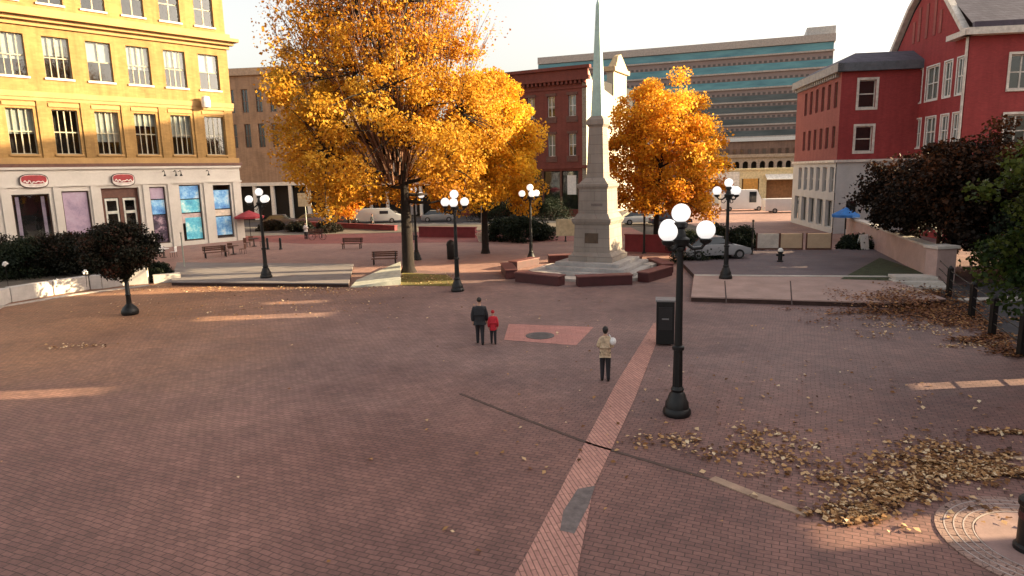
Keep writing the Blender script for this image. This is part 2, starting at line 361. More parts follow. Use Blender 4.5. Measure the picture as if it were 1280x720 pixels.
def window(root, org, rot, x0, x1, z0, z1, style='sash', framemat=None, sillmat=None, blind=None, glass=None, proud=0.0, cols=2, rows=2, fw=.07, inset=.18, surround=0):
    w_, h_ = x1 - x0, z1 - z0; key = (style, round(w_, 2), round(h_, 2), framemat.name, sillmat.name if sillmat else 0, blind, cols, rows, proud, surround, glass.name if glass else 0)
    loc = Vector(org) + rotm(rot) @ Vector(((x0 + x1) / 2, 0, z0))
    glass = glass or GLASS
    if key in WCACHE:
        src = WCACHE[key]; o = src.copy(); COL.objects.link(o); o.parent = root; o.location = loc; o.rotation_euler = (0, 0, rot)
        for c in src.children: d = c.copy(); COL.objects.link(d); d.parent = o
        return o
    hw = w_ / 2; y0 = inset; mb = MB()
    mb.box(-hw, -hw + fw, y0, y0 + .1, 0, h_); mb.box(hw - fw, hw, y0, y0 + .1, 0, h_); mb.box(-hw + fw, hw - fw, y0, y0 + .1, 0, fw); mb.box(-hw + fw, hw - fw, y0, y0 + .1, h_ - fw, h_)
    for i in range(1, cols):
        x = -hw + w_ * i / cols; t = .05 if i == cols / 2 else .03; mb.box(x - t, x + t, y0 + .015, y0 + .085, fw, h_ - fw)
    for j in range(1, rows):
        z = h_ * j / rows; t = .045 if j == rows / 2 else .025; mb.box(-hw + fw, hw - fw, y0 + .02, y0 + .08, z - t, z + t)
    if surround:
        t = surround; mb.box(-hw - t, -hw, -.05, .04, -t, h_ + t); mb.box(hw, hw + t, -.05, .04, -t, h_ + t); mb.box(-hw, hw, -.05, .04, h_, h_ + t); mb.box(-hw, hw, -.05, .04, -t, 0)
    o = mb.build('window', framemat, root, loc, rot)
    MB().add([(-hw + .02, y0 + .05, .02), (hw - .02, y0 + .05, .02), (hw - .02, y0 + .05, h_ - .02), (-hw + .02, y0 + .05, h_ - .02)], [(0, 1, 2, 3)]).build('pane', glass, o)
    if blind: MB().box(-hw + .02, hw - .02, y0 + .16, y0 + .18, h_ * (1 - blind), h_ - .02).build('blind', BLIND, o)
    if sillmat: MB().box(-hw - .12, hw + .12, -.12, .16, -.16, -.002).build('sill', sillmat, o)
    WCACHE[key] = o; return o
def rect_part(root, name, mat, org, rot, b, bevel=0):
    return MB().box(*b).build(name, mat, root, org, rot, bevel=bevel)

# ---------------- left yellow building ----------------
YB = brickwall('yellow_brick', (.38, .225, .08), (.32, .185, .065), (.31, .195, .075), bw=.4, bh=.13, ms=.006, stain=.36)
YSTONE = plain('yellow_stone', (.34, .20, .072), .8, 0, .15, .7, .3)
CREAM = plain('cream_paint', (.50, .46, .41), .7, 0, .1, .6, .1)
BROWN = plain('brown_paint', (.10, .035, .02), .6)
DKFRAME = plain('bronze_frame', (.06, .03, .02), .5)
FRAMEP = plain('cream_window_frame', (.30, .27, .19), .6)
C1 = Vector((-27.17, 67.54, 0)); TH = radians(90 - 42)
yb = thing('corner_building', 'yellow brick corner building with white ground-floor shopfronts on the left', 'building', C1)
cent = [-1.9 - 3.11 * i for i in range(9)]
holes = []
for i, c in enumerate(cent):
    holes += [(c - .92, c + .92, 8.5, 12.1), (c - .95, c + .95, 14.6, 17.85), (c - .9, c + .9, 20.4, 23.4)]
facade(yb, 'brick_wall', YB, (0, 0, 0), TH, -28, 0, 7.7, 25.5, holes, .4)
for i, c in enumerate(cent):
    window(yb, (0, 0, 0), TH, c - .92, c + .92, 8.5, 12.1, 'tall', FRAMEP, YSTONE, (None, .55, .3, .7)[i % 4], None, cols=4, rows=2, inset=.22)
    window(yb, (0, 0, 0), TH, c - .95, c + .95, 14.6, 17.85, 'up', FRAMEP, PALESTONE, (.5, .45, .6)[i % 3], None, cols=4 if i % 3 else 2, rows=2, inset=.22)
    window(yb, (0, 0, 0), TH, c - .9, c + .9, 20.4, 23.4, 'top', FRAMEP, PALESTONE, None, None, cols=2, rows=2, inset=.22)
# pilaster strips, belt course, cornice
for c in [.02 - .55] + [c - 1.555 for c in cent]: MB().box(c - .36, c + .36, -.10, .0, 8.2, 12.72).build('pilaster', YB, yb, (0, 0, 0), TH)
mb = MB(); mb.box(-28, .14, -.16, .1, 13.0, 13.45); mb.box(-28, .1, -.1, .0, 12.72, 13.0)
for i, c in enumerate(cent): mb.box(c - 1.1, c + 1.1, -.08, 0, 12.3, 12.6)
mb.build('belt_course', YSTONE, yb, (0, 0, 0), TH)
mb = MB(); mb.box(-28, .2, -.2, .05, 18.5, 18.85); mb.box(-28, .5, -.55, .05, 18.85, 19.15); mb.box(-28, .85, -.95, .05, 19.15, 19.45); mb.box(-28, .3, -.3, .05, 19.45, 19.9)
mb.build('cornice', YSTONE, yb, (0, 0, 0), TH)
MB().box(-28, .35, -.35, 0, 7.45, 7.72).build('dark_cornice', BROWN, yb, (0, 0, 0), TH)
MB().box(-28, .2, -.15, 0, 7.72, 8.2).build('lower_belt', YSTONE, yb, (0, 0, 0), TH)
# side wall, roof, dark rooms behind the glass
facade(yb, 'side_wall', YB, (0, 0, 0), TH + pi / 2, 0, 22, 0, 25.5, [])
MB().box(-28, 0, .8, 22, 25, 25.5).build('roof', plain('roof_tar', (.08, .075, .07), .9), yb, (0, 0, 0), TH)
MB().box(-27.9, -.1, 1.3, 20, .1, 24.9).build('interior', INTERIOR, yb, (0, 0, 0), TH)
# ground floor
shops = [(-18.82, -16.26, .1, 5.3, 'open'), (-15.38, -13.38, 1.2, 5.45, 'mauve'), (-12.43, -9.4, .05, 5.6, 'door'), (-8.49, -7.14, .4, 5.6, 'b1'), (-5.88, -3.93, .4, 5.7, 'b2'), (-2.7, -.97, .4, 5.6, 'b3'), (-22.3, -20.0, .6, 5.3, 'b4'), (-26.5, -24.2, .6, 5.3, 'b5')]
facade(yb, 'shopfront_wall', CREAM, (0, -.12, 0), TH, -28, .12, 0, 7.45, [(a, b, c, d) for a, b, c, d, k in shops], .5).location = rotm(TH) @ Vector((0, -.12, 0))
SO = rotm(TH) @ Vector((0, -.12, 0))
for x in (-15.75, -13.0, -8.85, -6.7, -3.4, -.5, -19.3):
    MB().box(x - .22, x + .22, -.1, 0, 0, 5.84).build('shopfront_pier', CREAM, yb, SO, TH)
MB().box(-28, .2, -.14, 0, 5.85, 6.0).build('fascia_ledge', CREAM, yb, SO, TH)
MB().box(-28, .2, -.2, 0, 7.25, 7.44).build('fascia_cornice', CREAM, yb, SO, TH)
def postermat(name, seed, base):
    m, n, b, o = newmat(name); tc = N(n, 'ShaderNodeTexCoord'); mp = N(n, 'ShaderNodeMapping'); mp.inputs['Location'].default_value = (seed * 3.1, 0, seed); mp.inputs['Scale'].default_value = (1, 1, 1)
    n.links.new(tc.outputs['Object'], mp.inputs[0]); f = noise(n, 1.1, 4, mp.outputs[0], .75)
    r = ramp(n, base, f); n.links.new(r.outputs[0], b.inputs['Base Color']); b.inputs['Roughness'].default_value = .5; return m
BLUE1 = postermat('blue_poster', 1, [(.3, (.04, .14, .42)), (.45, (.10, .30, .62)), (.55, (.25, .5, .72)), (.7, (.62, .68, .72))])
BLUE2 = postermat('turquoise_poster', 5, [(.3, (.03, .22, .42)), (.5, (.10, .48, .62)), (.6, (.35, .68, .70)), (.72, (.75, .78, .75))])
MAUVE = postermat('mauve_blind', 3, [(.3, (.22, .17, .25)), (.5, (.34, .25, .33)), (.7, (.40, .33, .42))])
DISP = postermat('dark_display', 8, [(.35, (.015, .01, .02)), (.5, (.05, .03, .06)), (.6, (.3, .2, .25)), (.75, (.6, .55, .55))])
for a, b, c, d, k in shops:
    if k == 'door': continue
    fr = window(yb, SO, TH, a, b, c, d, 'shop' + k, DKFRAME, None, None, DARKGLASS, cols=1, rows=1, fw=.09, inset=.2)
    W, Hh = b - a, d - c
    def panel(z0, z1, m, y=.31, x0=-W / 2 + .1, x1=W / 2 - .1, nm='poster'):
        MB().box(x0, x1, y - .01, y + .01, z0, z1).build(nm, m, fr)
    if k == 'mauve': panel(.05, Hh - .05, MAUVE, .23, nm='roller_blind')
    if k == 'b1': panel(Hh - 1.1, Hh - .1, MAUVE, .23); panel(Hh - 2.5, Hh - 1.2, BLUE1, .23); panel(.1, Hh - 2.6, DISP, .23, nm='display')
    if k == 'b2': panel(Hh - 1.3, Hh - .1, BLUE1, .23); panel(Hh - 2.6, Hh - 1.4, BLUE2, .23); panel(Hh - 3.6, Hh - 2.7, plain('pinkish_card', (.5, .38, .36), .6), .23, nm='display'); panel(.15, 2.2, BLUE2, .22, x0=-W / 2 + .35)
    if k == 'b3': panel(Hh - 2.3, Hh - .5, BLUE1, .23); panel(Hh - 3.0, Hh - 2.4, plain('cream_card', (.6, .5, .4), .6), .23, nm='display'); panel(.3, Hh - 3.1, BLUE1, .22)
    if k in ('b4', 'b5'): panel(.2, Hh - .5, BLUE1, .23)
    if k == 'open':
        panel(.1, 1.3, DISP, .5, nm='display'); 
        for x in (-.9, .85): MB().box(x - .12, x + .12, .28, .36, .1, Hh - .2).build('curtain', MAUVE, fr)
# doorway with two pale doors under a transom
dw = MB(); dw.box(-12.43, -9.4, .3, .42, 4.75, 5.6); dw.box(-12.43, -12.2, .25, .45, 0, 4.75); dw.box(-9.65, -9.4, .25, .45, 0, 4.75); dw.box(-11.05, -10.75, .25, .45, 0, 4.75)
dw.build('door_surround', BROWN, yb, SO, TH)
for x in (-12.15, -10.7):
    dr = MB(); w_ = 1.05
    dr.box(0, .13, .3, .37, .05, 4.7); dr.box(w_ - .13, w_, .3, .37, .05, 4.7); dr.box(.13, w_ - .13, .3, .37, 4.5, 4.7); dr.box(.13, w_ - .13, .3, .37, 3.35, 3.6); dr.box(.13, w_ - .13, .3, .37, .05, .8)
    d_ = dr.build('door', plain('greenish_white_paint', (.5, .5, .44), .6), yb, SO + rotm(TH) @ Vector((x, 0, 0)), TH)
    MB().box(.13, w_ - .13, .33, .34, .8, 4.5).build('pane', DARKGLASS, d_)
    MB().tube([(w_ - .08, .24, 1.9), (w_ - .08, .24, 2.5)], .025).build('handle', IRON, d_)
# oval shop signs: the lettering is too blurred to read, only its white strokes show
SIGNRED = plain('sign_red', (.30, .02, .025), .5); SIGNDK = plain('sign_dark', (.06, .035, .03), .5); SIGNWH = plain('sign_white', (.75, .68, .62), .5)
def oval(cx, cz, w_, h_, y0, y1, n=28, ex=3.0):
    mb = MB(); pts = []
    for i in range(n):
        a = 2 * pi * i / n; c, s = cos(a), sin(a)
        pts.append((cx + w_ / 2 * math.copysign(abs(c) ** (2 / ex), c), cz + h_ / 2 * math.copysign(abs(s) ** (2 / ex), s)))
    k = [(x, y0, z) for x, z in pts] + [(x, y1, z) for x, z in pts]
    return mb.add(k, [tuple(range(n)), tuple(range(n, 2 * n))[::-1]] + [(i, (i + 1) % n, n + (i + 1) % n, n + i) for i in range(n)])
for cx, cz, w_, k in ((-17.2, 6.35, 2.0, 0), (-10.6, 6.3, 1.9, 1)):
    sg = oval(cx, cz, w_, 1.15, -.16, -.02).build('shop_sign', SIGNDK, yb, SO, TH)
    oval(cx, cz, w_ - .14, 1.0, -.2, -.162).build('sign_face', SIGNWH, sg)
    oval(cx, cz + .12, w_ - .26, .7, -.23, -.202).build('sign_field', SIGNRED, sg)
    mb = MB(); x = cx - w_ * .36; rr = random.Random(11 + k)
    pts = []
    for i in range(30):
        t = i / 29; pts.append((x + t * w_ * .72, -.25, cz - .08 + .12 * sin(t * 30) * (.6 + .5 * sin(t * 7 + k)) + .04 * sin(t * 11)))
    mb.tube(pts, .042, 6); mb.tube([(cx - w_ * .38, -.25, cz - .28), (cx, -.25, cz - .33), (cx + w_ * .38, -.25, cz - .26)], .03, 6)
    mb.build('lettering', SIGNWH, sg)
for x in (-7.2, -6.2, -5.75, -3.2):
    MB().tube([(x, 0, 6.95), (x, -.35, 7.05), (x, -.5, 6.9), (x, -.5, 6.7)], .035).lathe([(.04, 0), (.14, -.22)], 10, (x, -.5, 6.75)).build('fascia_lamp', IRON, yb, SO, TH)
mb = MB(); mb.tube([(-2.8, 0, 13.4), (-2.8, -.55, 13.4)], .03); mb.lathe([(.02, -.62), (.38, -.5), (.42, 0), (.34, .45), (.05, .55)], 16, (-2.8, -.65, 13.4))
mb.build('glare_globe', plain('glare_white', (.8, .78, .75), .3), yb, (0, 0, 0), TH)  # white globe added in place of a spot of sun glare

# ---------------- far left beige building ----------------
BG = brickwall('beige_brick', (.42, .28, .19), (.36, .24, .165), (.36, .27, .2), bw=.4, bh=.13, ms=.008)
C2 = Vector((-24, 98, 0)); T2 = radians(-8)
bb = thing('long_beige_building', 'long beige brick building in shade behind the left orange maple', 'building', C2)
hl = []
for i in range(10):
    x = -1.5 - 2.15 * i; hl += [(x - .5, x + .5, 15.6, 18.9), (x - .5, x + .5, 10.6, 14.0)]
facade(bb, 'brick_wall', BG, (0, 0, 0), T2, -24, 0, 5.5, 20.8, hl, .3)
for h in hl: window(bb, (0, 0, 0), T2, h[0], h[1], h[2], h[3], 'beige', plain('brown_frame', (.16, .08, .05), .6), None, None, DARKGLASS, cols=2, rows=2, inset=.2)
MB().box(-24, .3, -.4, .3, 20.8, 21.8).build('cornice', plain('beige_stone', (.4, .3, .22), .8), bb, (0, 0, 0), T2)
MB().box(-24, 0, .6, 14, .1, 20.8).build('interior', INTERIOR, bb, (0, 0, 0), T2)
MB().box(-24, .2, -.3, .0, 5.0, 5.5).build('shop_ledge', WHITEPAINT, bb, (0, 0, 0), T2)
for i in range(9): MB().box(-.3 - i * 2.8, .2 - i * 2.8, -.2, .2, 0, 5.0).build('column', WHITEPAINT, bb, (0, 0, 0), T2)
facade(bb, 'side_wall', BG, (0, 0, 0), T2 + pi / 2, 0, 14, 0, 20.8, [])
# white columned row behind the maples
C3 = Vector((-5, 99, 0))
wr = thing('columned_shop_row', 'low building with white columns glimpsed under the maple crowns', 'building', C3)
hl = [(-1.2 - 2.8 * i - .8, -1.2 - 2.8 * i + .8, 6.0, 8.2) for i in range(7)]
facade(wr, 'brick_wall', BG, (0, 0, 0), T2, -19, 0, 5.0, 10.5, hl, .3)
for h in hl: window(wr, (0, 0, 0), T2, *h, 'row', WHITEPAINT, None, None, DARKGLASS, cols=2, rows=2)
MB().box(-19, 0, .7, 12, .1, 10.4).build('interior', INTERIOR, wr, (0, 0, 0), T2)
for i in range(8): MB().box(-19 + i * 2.6, -18.6 + i * 2.6, -.1, .3, 0, 5.0).build('column', WHITEPAINT, wr, (0, 0, 0), T2)
MB().box(-19, .2, -.3, .0, 4.6, 5.0).build('shop_ledge', WHITEPAINT, wr, (0, 0, 0), T2)
MB().box(-19, .3, -.3, .2, 10.5, 11).build('cornice', plain('beige_stone', (.4, .3, .22), .8), wr, (0, 0, 0), T2)

# ---------------- centre red brick building ----------------
RB = brickwall('dark_red_brick', (.23, .06, .045), (.17, .045, .035), (.18, .07, .055), stain=.25)
C4 = Vector((10.29, 90, 0)); T4 = radians(90 - 118)      # front face; its left end recedes
cb = thing('red_brick_block', 'dark red brick block with a bright sunlit cream side wall behind the obelisk', 'building', C4)
hl = []
for k, x in enumerate([-2.0, -5.05, -8.05, -11.05, -14.05, -17]):
    hl += [(x - .55, x + .55, 13.4, 16.1), (x - .55, x + .55, 8.2, 11.1)]
hl += [(-9.3, -1.0, 1.0, 6.2)]
facade(cb, 'brick_wall', RB, (0, 0, 0), T4, -20, 0, 0, 18.6, hl, .4)
TRIM4 = plain('dark_brown_stone', (.13, .06, .045), .8)
for k, h in enumerate(hl[:-1]):
    window(cb, (0, 0, 0), T4, *h, 'centre', WHITEPAINT, None, .6 if k % 3 else .95, None, cols=2, rows=2, inset=.25)
    MB().box(h[0] - .25, h[1] + .25, -.1, .02, h[2] - .8, h[2] - .01).build('sill', TRIM4, cb, (0, 0, 0), T4)
    MB().box(h[0] - .2, h[1] + .2, -.12, .02, h[3] + .01, h[3] + .35).build('lintel', TRIM4, cb, (0, 0, 0), T4)
sf = MB()
for x in (-9.3, -6.6, -3.9, -1.25): sf.box(x, x + .25, .1, .3, 1.0, 6.2)
sf.build('shop_frame', BROWN, cb, (0, 0, 0), T4)
MB().box(-2.9, -1.6, .3, .34, 3.0, 5.6).build('poster', WHITEPAINT, cb, (0, 0, 0), T4)
MB().box(-9.0, -1.3, .38, .4, 1.0, 6.1).build('shop_glass', DARKGLASS, cb, (0, 0, 0), T4)
MB().box(-20, .2, -.2, .02, 6.5, 6.9).build('shop_cornice', RB, cb, (0, 0, 0), T4); MB().box(-20, .15, -.12, .02, 16.9, 17.15).build('string_course', RB, cb, (0, 0, 0), T4); mb = MB(); mb.box(-20, .6, -.6, .02, 17.9, 18.4); mb.box(-20, .35, -.35, .02, 18.4, 19.3); mb.box(-20, .7, -.7, .02, 19.3, 19.7)
for i in range(32): mb.box(-19.8 + i * .63, -19.5 + i * .63, -.45, .02, 17.5, 17.9)
mb.build('cornice', RB, cb, (0, 0, 0), T4)
MB().box(-19.9, -.1, .8, 20, .1, 18.4).build('interior', INTERIOR, cb, (0, 0, 0), T4)
SIDE = brickwall('cream_painted_brick', (.5, .45, .35), (.46, .41, .32), (.44, .39, .31), stain=.15)
TS = T4 + pi / 2
mb = MB(); prof = [(0, 0), (21, 0), (21, 12.5), (10.8, 16.6), (2.2, 18.0), (.8, 19.3), (0, 19.6)]
mb.add([(x, 0, z) for x, z in prof] + [(x, .6, z) for x, z in prof], [tuple(range(7)), tuple(range(7, 14))[::-1]] + [(i, (i + 1) % 7, 7 + (i + 1) % 7, 7 + i) for i in range(7)])
mb.build('sunlit_side_wall', SIDE, cb, rotm(T4) @ Vector((.02, 0, 0)), TS)
MB().box(10.8, 12.0, -.1, 1.1, 5, 15).box(10.6, 16.5, -.03, 1.0, 12, 20.2).build('stair_tower', SIDE, cb, rotm(T4) @ Vector((.02, 0, 0)), TS)
mb = MB(); mb.box(10.2, 16.9, -.4, 1.3, 20.2, 20.8)
mb.add([(11.2, -.2, 20.8), (16.7, -.2, 20.8), (16.7, 1.1, 20.8), (11.2, 1.1, 20.8), (13, .1, 22.6), (14.2, .1, 23.0), (14.2, .8, 23.0), (13, .8, 22.6)], [(0, 3, 2, 1), (4, 5, 6, 7), (0, 1, 5, 4), (1, 2, 6, 5), (2, 3, 7, 6), (3, 0, 4, 7)])
mb.build('tower_cap', plain('ochre_stone', (.50, .36, .2), .8), cb, rotm(T4) @ Vector((.02, 0, 0)), TS)
MB().box(13.2, 14, -.05, .0, 15.6, 17).build('tower_window', INTERIOR, cb, rotm(T4) @ Vector((.02, 0, 0)), TS)

# ---------------- glass office block far behind ----------------
C5 = Vector((70.71, 150, 0)); T5 = radians(90 - 110)
ob = thing('office_block', 'long grey office block with turquoise window bands on the skyline', 'building', C5)
OSTONE = plain('office_panel', (.25, .185, .17), .7, 0, .12, .3, .1); OLIGHT = plain('office_ledge', (.42, .36, .32), .7)
def teal(name, c0, c1):
    m, n, b, o = newmat(name); tc = N(n, 'ShaderNodeTexCoord'); mp = N(n, 'ShaderNodeMapping'); mp.inputs['Scale'].default_value = (.25, .25, 1.2); n.links.new(tc.outputs['Object'], mp.inputs[0])
    r = ramp(n, [(.35, c0), (.65, c1)], noise(n, .6, 4, mp.outputs[0])); n.links.new(r.outputs[0], b.inputs['Base Color']); b.inputs['Roughness'].default_value = .15; b.inputs['Specular IOR Level'].default_value = .5; return m
def stripmat(name):
    m, n, b, o = newmat(name); tc = N(n, 'ShaderNodeTexCoord'); sx = N(n, 'ShaderNodeSeparateXYZ'); n.links.new(tc.outputs['Object'], sx.inputs[0])
    mt = N(n, 'ShaderNodeMath', operation='PINGPONG'); mt.inputs[1].default_value = .55; n.links.new(sx.outputs[0], mt.inputs[0])
    r = ramp(n, [(.22, (.25, .185, .17)), (.26, (.08, .065, .06))], mt.outputs[0]); n.links.new(r.outputs[0], b.inputs['Base Color']); b.inputs['Roughness'].default_value = .4; return m
STRIPW = stripmat('small_window_strip')
TEAL = teal('turquoise_glass', (.05, .17, .22), (.11, .30, .34)); DKG = teal('office_dark_glass', (.04, .055, .06), (.09, .105, .11))
L5 = -67
MB().box(L5, 0, .5, 22, .1, 33.6).build('body', OSTONE, ob, (0, 0, 0), T5)
tops = [32.4, 28.9, 25.4, 22.1, 19.6, 17.0, 14.3]; 
for k, zt in enumerate(tops):
    hgt = 1.55 if k < 3 else 1.25
    MB().box(L5, 0, .1, .5, zt - hgt, zt).build('window_band', TEAL if k < 3 else DKG, ob, (0, 0, 0), T5)
    MB().box(L5, .2, -.15, .5, zt - hgt - .35, zt - hgt).build('ledge', OLIGHT, ob, (0, 0, 0), T5)
    if k < 6:
        z0 = tops[k + 1]; mb = MB(); mb.box(L5, 0, .2, .5, z0, zt - hgt - .35); mb.build('spandrel', OSTONE, ob, (0, 0, 0), T5)
        MB().box(L5, 0, .15, .2, z0 + .1, z0 + .6).build('small_window_strip', STRIPW, ob, (0, 0, 0), T5)
MB().box(L5, .3, -.3, 22, 32.5, 34.1).build('roof_parapet', OLIGHT, ob, (0, 0, 0), T5)
MB().box(-5.5, .3, 1, 12, 34.1, 35.9).build('roof_house', plain('pale_metal', (.5, .48, .45), .5), ob, (0, 0, 0), T5)
MB().box(L5, .1, .45, .5, 33.0, 33.6).build('parapet_slot', DKG, ob, (0, 0, 0), T5)
BR5 = brickwall('rust_brick', (.34, .20, .14), (.27, .16, .11), (.3, .2, .16))
MB().box(L5, 3, -1.0, .4, 6.5, 11.9).build('brick_base', BR5, ob, (0, 0, 0), T5)
for i in range(24): window(ob, rotm(T5) @ Vector((0, -1.3, 0)), T5, -36 + i * 1.6, -35.2 + i * 1.6, 7.6, 10.2, 'obase', plain('brown_frame', (.16, .08, .05), .6), None, None, DARKGLASS, cols=1, rows=2, inset=.1)
MB().box(L5, 3, -1.5, .4, 11.9, 12.7).build('canopy', WHITEPAINT, ob, (0, 0, 0), T5)
# ---------------- arcade and sunny market front ----------------
ar = thing('arcade_building', 'low arcade with dark arched openings below the office block', 'building', (U(1036, 236, 125).x, 125, 0))
hl = [(-1.2 - 1.55 * i - .5, -1.2 - 1.55 * i + .5, .4, 7.2) for i in range(16)]
facade(ar, 'arcade_wall', plain('arcade_stone', (.4, .32, .26), .8), (0, 0, 0), T2, -27, 0, 0, 7.9, hl, .5)
MB().box(-26.9, -.1, .9, 9, .1, 7.8).build('interior', INTERIOR, ar, (0, 0, 0), T2)
for h in hl: 
    n = 10; c = (h[0] + h[1]) / 2; mb = MB()
    for i in range(n):
        a0, a1 = pi * i / n, pi * (i + 1) / n
        mb.quad((c + .5 * cos(a0), .02, 6.6 + .6 * sin(a0)), (c + .5 * cos(a1), .02, 6.6 + .6 * sin(a1)), (c + .5 * cos(a1), .02, 7.25), (c + .5 * cos(a0), .02, 7.25))
    mb.build('arch', MATS['arcade_stone'], ar, (0, 0, 0), T2)
MB().box(-27, 0, -.4, 9, 7.9, 8.5).build('roof', plain('arcade_roof', (.35, .27, .21), .8), ar, (0, 0, 0), T2)
mk = thing('market_hall', 'pale yellow sunlit market front with a broad awning near the street end', 'building', (U(1031, 250, 112).x, 112, 0))
YP = plain('pale_yellow_paint', (.7, .58, .34), .7); WB = plain('white_render', (.72, .68, .62), .7)
facade(mk, 'front_wall', YP, (0, 0, 0), T2, -20, 0, 0, 5.6, [(-9.5, -1, .6, 3.9), (-13.5, -10.7, .4, 4.2)], .3)
facade(mk, 'side_wall', YP, (0, 0, 0), T2 + pi / 2, 0, 8, 0, 5.6, [])
facade(mk, 'white_wall', WB, (0, -.2, 0), T2, -20, -14, 0, 5.4, [])
MB().box(-19.9, -.1, .8, 7, .1, 5.4).build('interior', plain('warm_interior', (.3, .14, .06), .8), mk, (0, 0, 0), T2)
MB().box(-20.2, .2, -.2, 8, 5.6, 5.9).build('roof', YP, mk, (0, 0, 0), T2)
mb = MB(); mb.add([(-9.8, 0, 4.9), (-.8, 0, 4.9), (-.8, -1.6, 4.1), (-9.8, -1.6, 4.1), (-9.8, 0, 4.8), (-.8, 0, 4.8), (-.8, -1.6, 4.0), (-9.8, -1.6, 4.0)], [(0, 1, 2, 3), (7, 6, 5, 4), (0, 4, 5, 1), (3, 2, 6, 7), (0, 3, 7, 4), (1, 5, 6, 2)]); mb.build('awning', WB, mk, (0, 0, 0), T2)
MB().box(-13.3, -10.9, -.06, .3, .4, 4.2).build('orange_door', plain('orange_paint', (.6, .3, .06), .6), mk, (0, 0, 0), T2)

# ---------------- right small red building ----------------
RR = brickwall('bright_red_brick', (.37, .052, .056), (.30, .042, .045), (.28, .06, .055), stain=.22)
RRL = brickwall('faded_red_brick', (.35, .11, .095), (.30, .085, .075), (.28, .1, .09), stain=.2)
GREYST = plain('grey_white_stucco', (.47, .46, .45), .75, 0, .1, .8)
SLATE = brickwall('grey_slate', (.14, .13, .16), (.11, .10, .125), (.07, .065, .08), bw=.35, bh=.22, ms=.01, stain=.2)
C6 = Vector((29.37, 60.5, 0)); TF = radians(-8); TL = radians(-98)
sb = thing('narrow_red_building', 'smaller red brick building with grey cornice and white lower storeys on the right', 'building', C6)
hf = [(1.5, 2.9, 11.1, 13.45), (1.45, 2.85, 7.32, 9.5)]
facade(sb, 'brick_wall', RR, (0, 0, 0), TF, 0, 12, 6.55, 14.2, hf, .3)
WTRIM = plain('white_trim', (.62, .56, .5), .6)
for h in hf: window(sb, (0, 0, 0), TF, *h, 'sfront', WTRIM, None, None, DARKGLASS, cols=1, rows=2, fw=.08, surround=.2)
ux = [-10.4, -8.73, -6.72, -4.8, -2.94, -1.3]; hs_ = []
ux = [-1.3 - 1.82 * i for i in range(6)]
for x in ux: hs_ += [(x - .42, x + .42, 11.25, 13.5), (x - .42, x + .42, 7.7, 9.65)]
facade(sb, 'left_brick_wall', RRL, (0, 0, 0), TL, -13.7, 0, 6.55, 14.2, hs_, .3)
for h in hs_: window(sb, (0, 0, 0), TL, *h, 'sleft', plain('brown_frame', (.16, .08, .05), .6), None, None, DARKGLASS, cols=1, rows=2, fw=.06)
mb = MB(); mb.box(-.5, 7, -.5, 0, 14.2, 14.9); mb.build('cornice', plain('slate_paint', (.10, .11, .13), .6), sb, (0, 0, 0), TF)
mb = MB(); mb.box(-13.9, .5, -.55, -.003, 14.2, 14.9); 
for i in range(22): mb.box(-13.5 + i * .6, -13.2 + i * .6, -.3, -.003, 13.85, 14.2)
mb.build('bracket_cornice', plain('grey_trim', (.30, .28, .27), .7), sb, (0, 0, 0), TL)
# hipped roof
mb = MB(); A = rotm(TF)
pts = [(-.55, -.5, 14.9), (12, -.5, 14.9), (12, 13.9, 14.9), (-.55, 13.9, 14.9), (1.6, 1.8, 16.0), (12, 1.8, 16.0), (12, 12, 16.0), (1.6, 12, 16.0)]
mb.add(pts, [(0, 1, 5, 4), (3, 0, 4, 7), (4, 5, 6, 7), (2, 3, 7, 6), (1, 2, 6, 5)]); mb.build('roof', SLATE, sb, (0, 0, 0), TF)
MB().box(.6, 12, .8, 13.5, .1, 14.1).build('interior', INTERIOR, sb, (0, 0, 0), TF)
hw_ = [(-1.0 - 2.0 * i - .55, -1.0 - 2.0 * i + .55, 3.7, 6.0) for i in range(6)]
hg_ = [(-1.3 - 2.6 * i - .9, -1.3 - 2.6 * i + .9, .5, 3.0) for i in range(5)]
facade(sb, 'white_lower_wall', GREYST, (0, 0, 0), TL, -13.7, 0, 0, 6.4, hw_ + hg_, .35).location = (-.05, 0, 0)
for h in hw_: window(sb, (-.05, 0, 0), TL, *h, 'wlow', GREYST, None, .5, DARKGLASS, cols=1, rows=2)
for k, h in enumerate(hg_):
    f_ = window(sb, (-.05, 0, 0), TL, *h, 'wshop%d' % (k % 2), GREYST, None, None, DARKGLASS, cols=2, rows=1)
MB().box(-13.7, .1, -.25, -.003, 6.4, 6.62).build('string_course', WTRIM, sb, (0, 0, 0), TL)
hfl = [(1.0, 2.0, .3, 3.0), (3.2, 4.2, .3, 3.0), (3.6, 4.6, 3.8, 6)]
facade(sb, 'white_front_wall', GREYST, (0, -.05, 0), TF, 0, 12, 0, 6.4, hfl, .35)
for h in hfl: window(sb, (0, -.05, 0), TF, *h, 'wf', GREYST, None, None, DARKGLASS, cols=1, rows=2)
MB().box(-.1, 12, -.3, -.05, 6.4, 6.62).build('front_string_course', WTRIM, sb, (0, 0, 0), TF)

